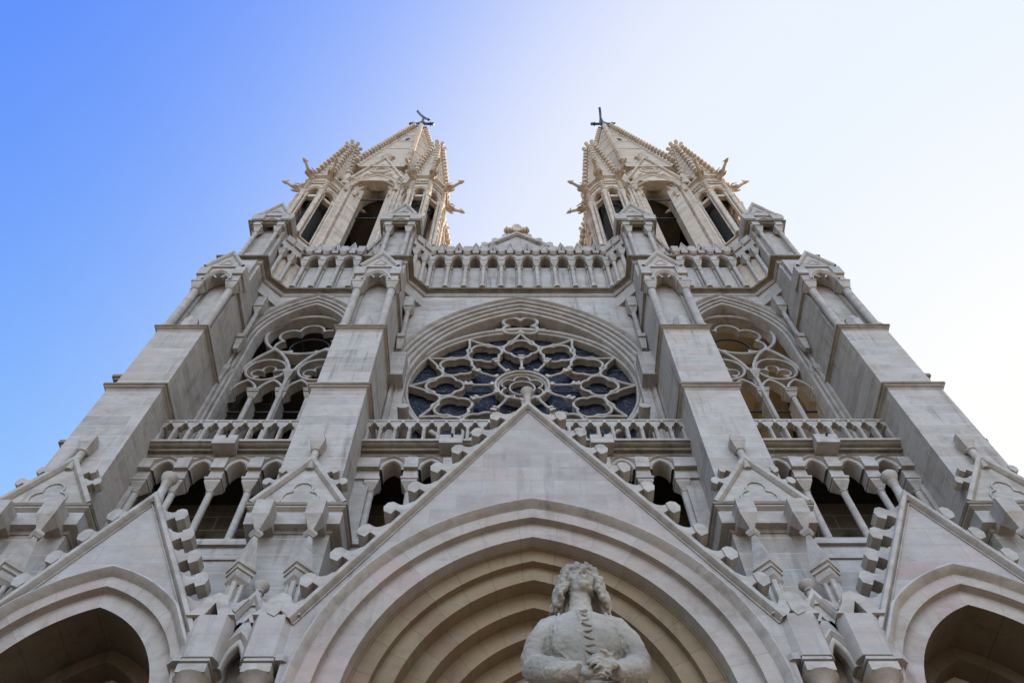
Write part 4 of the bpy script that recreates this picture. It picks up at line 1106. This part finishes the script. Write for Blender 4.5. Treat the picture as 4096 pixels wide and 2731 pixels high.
def hand(mb):
    for s in (-1, 1):
        bx, by, bz = s * .06 + .045, -.25 - (.02 if s > 0 else 0), 5.02 + (.018 if s > 0 else -.02)
        mb.ball((bx, by, bz), .044, 10, 8, (1.15, .62, .95))
        for i in range(4):
            z = bz + .038 - .027 * i; L = (.085, .095, .09, .07)[i]
            mb.tube([(bx - s * .03, by - .014, z), (bx - s * (.03 + L * .45), by - .042, z - .004), (bx - s * (.03 + L * .8), by - .034, z - .012), (bx - s * (.03 + L), by - .012, z - .018)], [.0115, .0108, .0098, .008], 8)
        mb.tube([(bx + s * .01, by - .015, bz + .035), (bx - s * .02, by - .035, bz + .062), (bx - s * .055, by - .038, bz + .07)], [.015, .014, .010], 8)
fig = blob_mesh([torso, armf(-1), armf(1), folds, head, hand], 'figure', 'marble', .0065, 1, .0055)
put('figure', fig, statue).location = (0, 0, 0)
rnd = random.Random(3)
def hair(mb):
    mb.M = HM
    mb.ball((.018, .03, 6.115), .146, 18, 12, (1., 1.0, 1.0))
    for i in range(60):
        a = rnd.uniform(0, 2 * pi); e = rnd.uniform(-.1, 1.2)
        mb.ball((.018 + .144 * cos(a) * cos(e), .03 + .144 * sin(a) * cos(e), 6.11 + .144 * sin(e)), rnd.uniform(.018, .028), 6, 5)
    mb.M = None
    for s in (-1, 1):
        for i in range(10):
            f = i / 9; dr = 1.0 if s < 0 else .88; ph = rnd.random() * 6; ln = (.27 + .08 * f) * rnd.uniform(.9, 1.08)
            x0 = .018 + s * (.075 + .022 * sin(f * 3)); y0 = -.065 + .19 * f; pts = []
            for j in range(9):
                u = j / 8
                pts.append((x0 + s * (.012 + (.055 + .055 * f) * u ** .75 * dr) + .014 * sin(10 * u + ph), y0 + .013 * cos(9 * u + ph) + .01 * u, 6.01 + .05 * f - ln * u))
            mb.tube(pts, [.016, .022, .026, .028, .028, .027, .025, .021, .010], 8)
            for j in range(2, 8):
                p = pts[j]; mb.ball((p[0] + rnd.uniform(-.012, .012), p[1] - .018, p[2]), rnd.uniform(.014, .024), 7, 5)
        mb.ringloft([[(.018 + s * (.10 + .085 * u ** .8), y, 6.08 - .36 * u) for y in (-.03 + .06 * u, .16)] + [(.018 + s * (.05 + .085 * u ** .8), y, 6.08 - .36 * u) for y in (.16, -.02 + .06 * u)] for u in [k / 7 for k in range(8)]])
hm = blob_mesh([hair], 'hair', 'marble', .0075, 0, .009)
put('hair', hm, statue).location = (0, 0, 0)
lc = MB()
for i in range(9):
    t = i / 8; z = 5.60 - t * .45
    xc = .003 + .018 * t; yq = -.118 - .062 * min(1, t * 2.4) + .012 * max(0, t - .6)
    if i % 2: lc.tube([(xc - .03, yq, z + .016), (xc + .03, yq, z - .014)], .0075, 6)
    else: lc.tube([(xc - .028, yq, z - .006), (xc + .028, yq, z + .004)], .0075, 6)
o = part('lacing', lc, 'marble', statue); o.location = (0, 0, 0)
pd = MB(); pd.cbox(0, 0, .5, .5, 3.7, 4.02); pd.cbox(0, 0, .58, .58, 3.55, 3.7); pd.cbox(0, 0, .46, .46, .9, 3.55); pd.cbox(0, 0, .65, .65, 0, .9)
o = part('pedestal', pd, 'ashlar', statue); o.location = (0, 0, 0)

# ---------------------------------------------------------------- ground
gd = MB(); gd.add([(-400, -400, 0), (400, -400, 0), (400, 400, 0), (-400, 400, 0)], [(0, 1, 2, 3)])
o = part('plaza', gd, 'ground'); o['kind'] = 'structure'

SKY_K, SKY_G, CLOUD_FILL = .95, 2.3, 22.
# ---------------------------------------------------------------- camera, sun and sky
th, ps, ro = R_(62.0), R_(.75), R_(-.72)
f = Vector((sin(ps) * cos(th), cos(ps) * cos(th), sin(th))); r = Vector((cos(ps), -sin(ps), 0)); u = r.cross(f)
r2 = r * cos(ro) + u * sin(ro); u2 = u * cos(ro) - r * sin(ro)
cd = bpy.data.cameras.new('camera'); cam = bpy.data.objects.new('camera', cd); COL.objects.link(cam)
cam.matrix_world = Matrix(((r2.x, u2.x, -f.x, -.49), (r2.y, u2.y, -f.y, 0), (r2.z, u2.z, -f.z, 1.6), (0, 0, 0, 1)))
cd.sensor_width = 36; cd.lens = 3390 / 4096 * 36; cd.clip_end = 2000; cd.clip_start = .05
S.camera = cam
SAZ, SEL = R_(50), R_(36)      # azimuth from +Y towards +X
sd = Vector((sin(SAZ) * cos(SEL), cos(SAZ) * cos(SEL), sin(SEL)))
ld = bpy.data.lights.new('sun', 'SUN'); ld.energy = 5.0; ld.angle = R_(.53); ld.color = (1, .90, .75)
lo = bpy.data.objects.new('sun', ld); COL.objects.link(lo); lo.rotation_euler = sd.to_track_quat('Z', 'Y').to_euler(); lo.location = (30, 20, 80)
w = bpy.data.worlds.new('World'); S.world = w; w.use_nodes = True; nt = w.node_tree
bg = nt.nodes['Background']; sk = nt.nodes.new('ShaderNodeTexSky'); sk.sky_type = 'NISHITA'; sk.sun_disc = False
sk.sun_elevation = SEL; sk.sun_rotation = SAZ; sk.altitude = 50; sk.air_density = 1.0; sk.dust_density = 2.0; sk.ozone_density = 3.0
hsv = nt.nodes.new('ShaderNodeHueSaturation'); hsv.inputs['Saturation'].default_value = 1.32; hsv.inputs['Hue'].default_value = .523
nt.links.new(sk.outputs[0], hsv.inputs['Color'])
# soft shoulder so that the glow near the sun fades out gently, as on film
T = NT(nt); sep = T.n('ShaderNodeSeparateColor'); T.l(hsv.outputs[0], sep.inputs[0]); com = T.n('ShaderNodeCombineColor')
for i, (g0, c0, p0, g1) in enumerate(((.80, 5.75, 2.2, .22), (.88, 2.29, 2.4, .14), (1., 1.9, 1., 0.))):
    x = T.math('MULTIPLY', sep.outputs[i], SKY_K)
    def sat(p, c): return T.math('SUBTRACT', 1., T.math('POWER', 2.718, T.math('MULTIPLY', T.math('POWER', x, p), -c)))
    T.l(T.math('MULTIPLY', T.math('ADD', T.math('MULTIPLY', sat(p0, c0), g0), T.math('MULTIPLY', sat(1.3, .12), g1)), SKY_G), com.inputs[i])
# added fill light: an unseen bright cloud bank behind the camera, brightening the front
tc = T.n('ShaderNodeTexCoord'); dv = T.n('ShaderNodeSeparateXYZ'); T.l(tc.outputs['Generated'], dv.inputs[0])
def sm(v, a, b):
    x = T.n('ShaderNodeMapRange', interpolation_type='SMOOTHSTEP'); T.l(v, x.inputs[0]); x.inputs[1].default_value = a; x.inputs[2].default_value = b; return x.outputs[0]
fy = T.math('MULTIPLY', dv.outputs[1], -1.)
cn = T.noise(T.vmul(tc.outputs['Generated'], (2.2, 2.2, 4.5)), 1., 6, .6)
cm = T.math('MULTIPLY', T.math('MULTIPLY', sm(fy, .5, .8), sm(dv.outputs[2], .2, .5)), T.ramp(cn, (.36, .35), (.56, 1.)))
mx = T.mix(cm, com.outputs[0], tuple(CLOUD_FILL * c for c in (.72, .91, 1.22)))
nt.links.new(mx, bg.inputs[0]); bg.inputs[1].default_value = .15
S.view_settings.view_transform = 'Standard'; S.view_settings.look = 'None'; S.view_settings.gamma = 1; S.view_settings.exposure = 1.53
S.cycles.max_bounces = 8; S.cycles.diffuse_bounces = 5
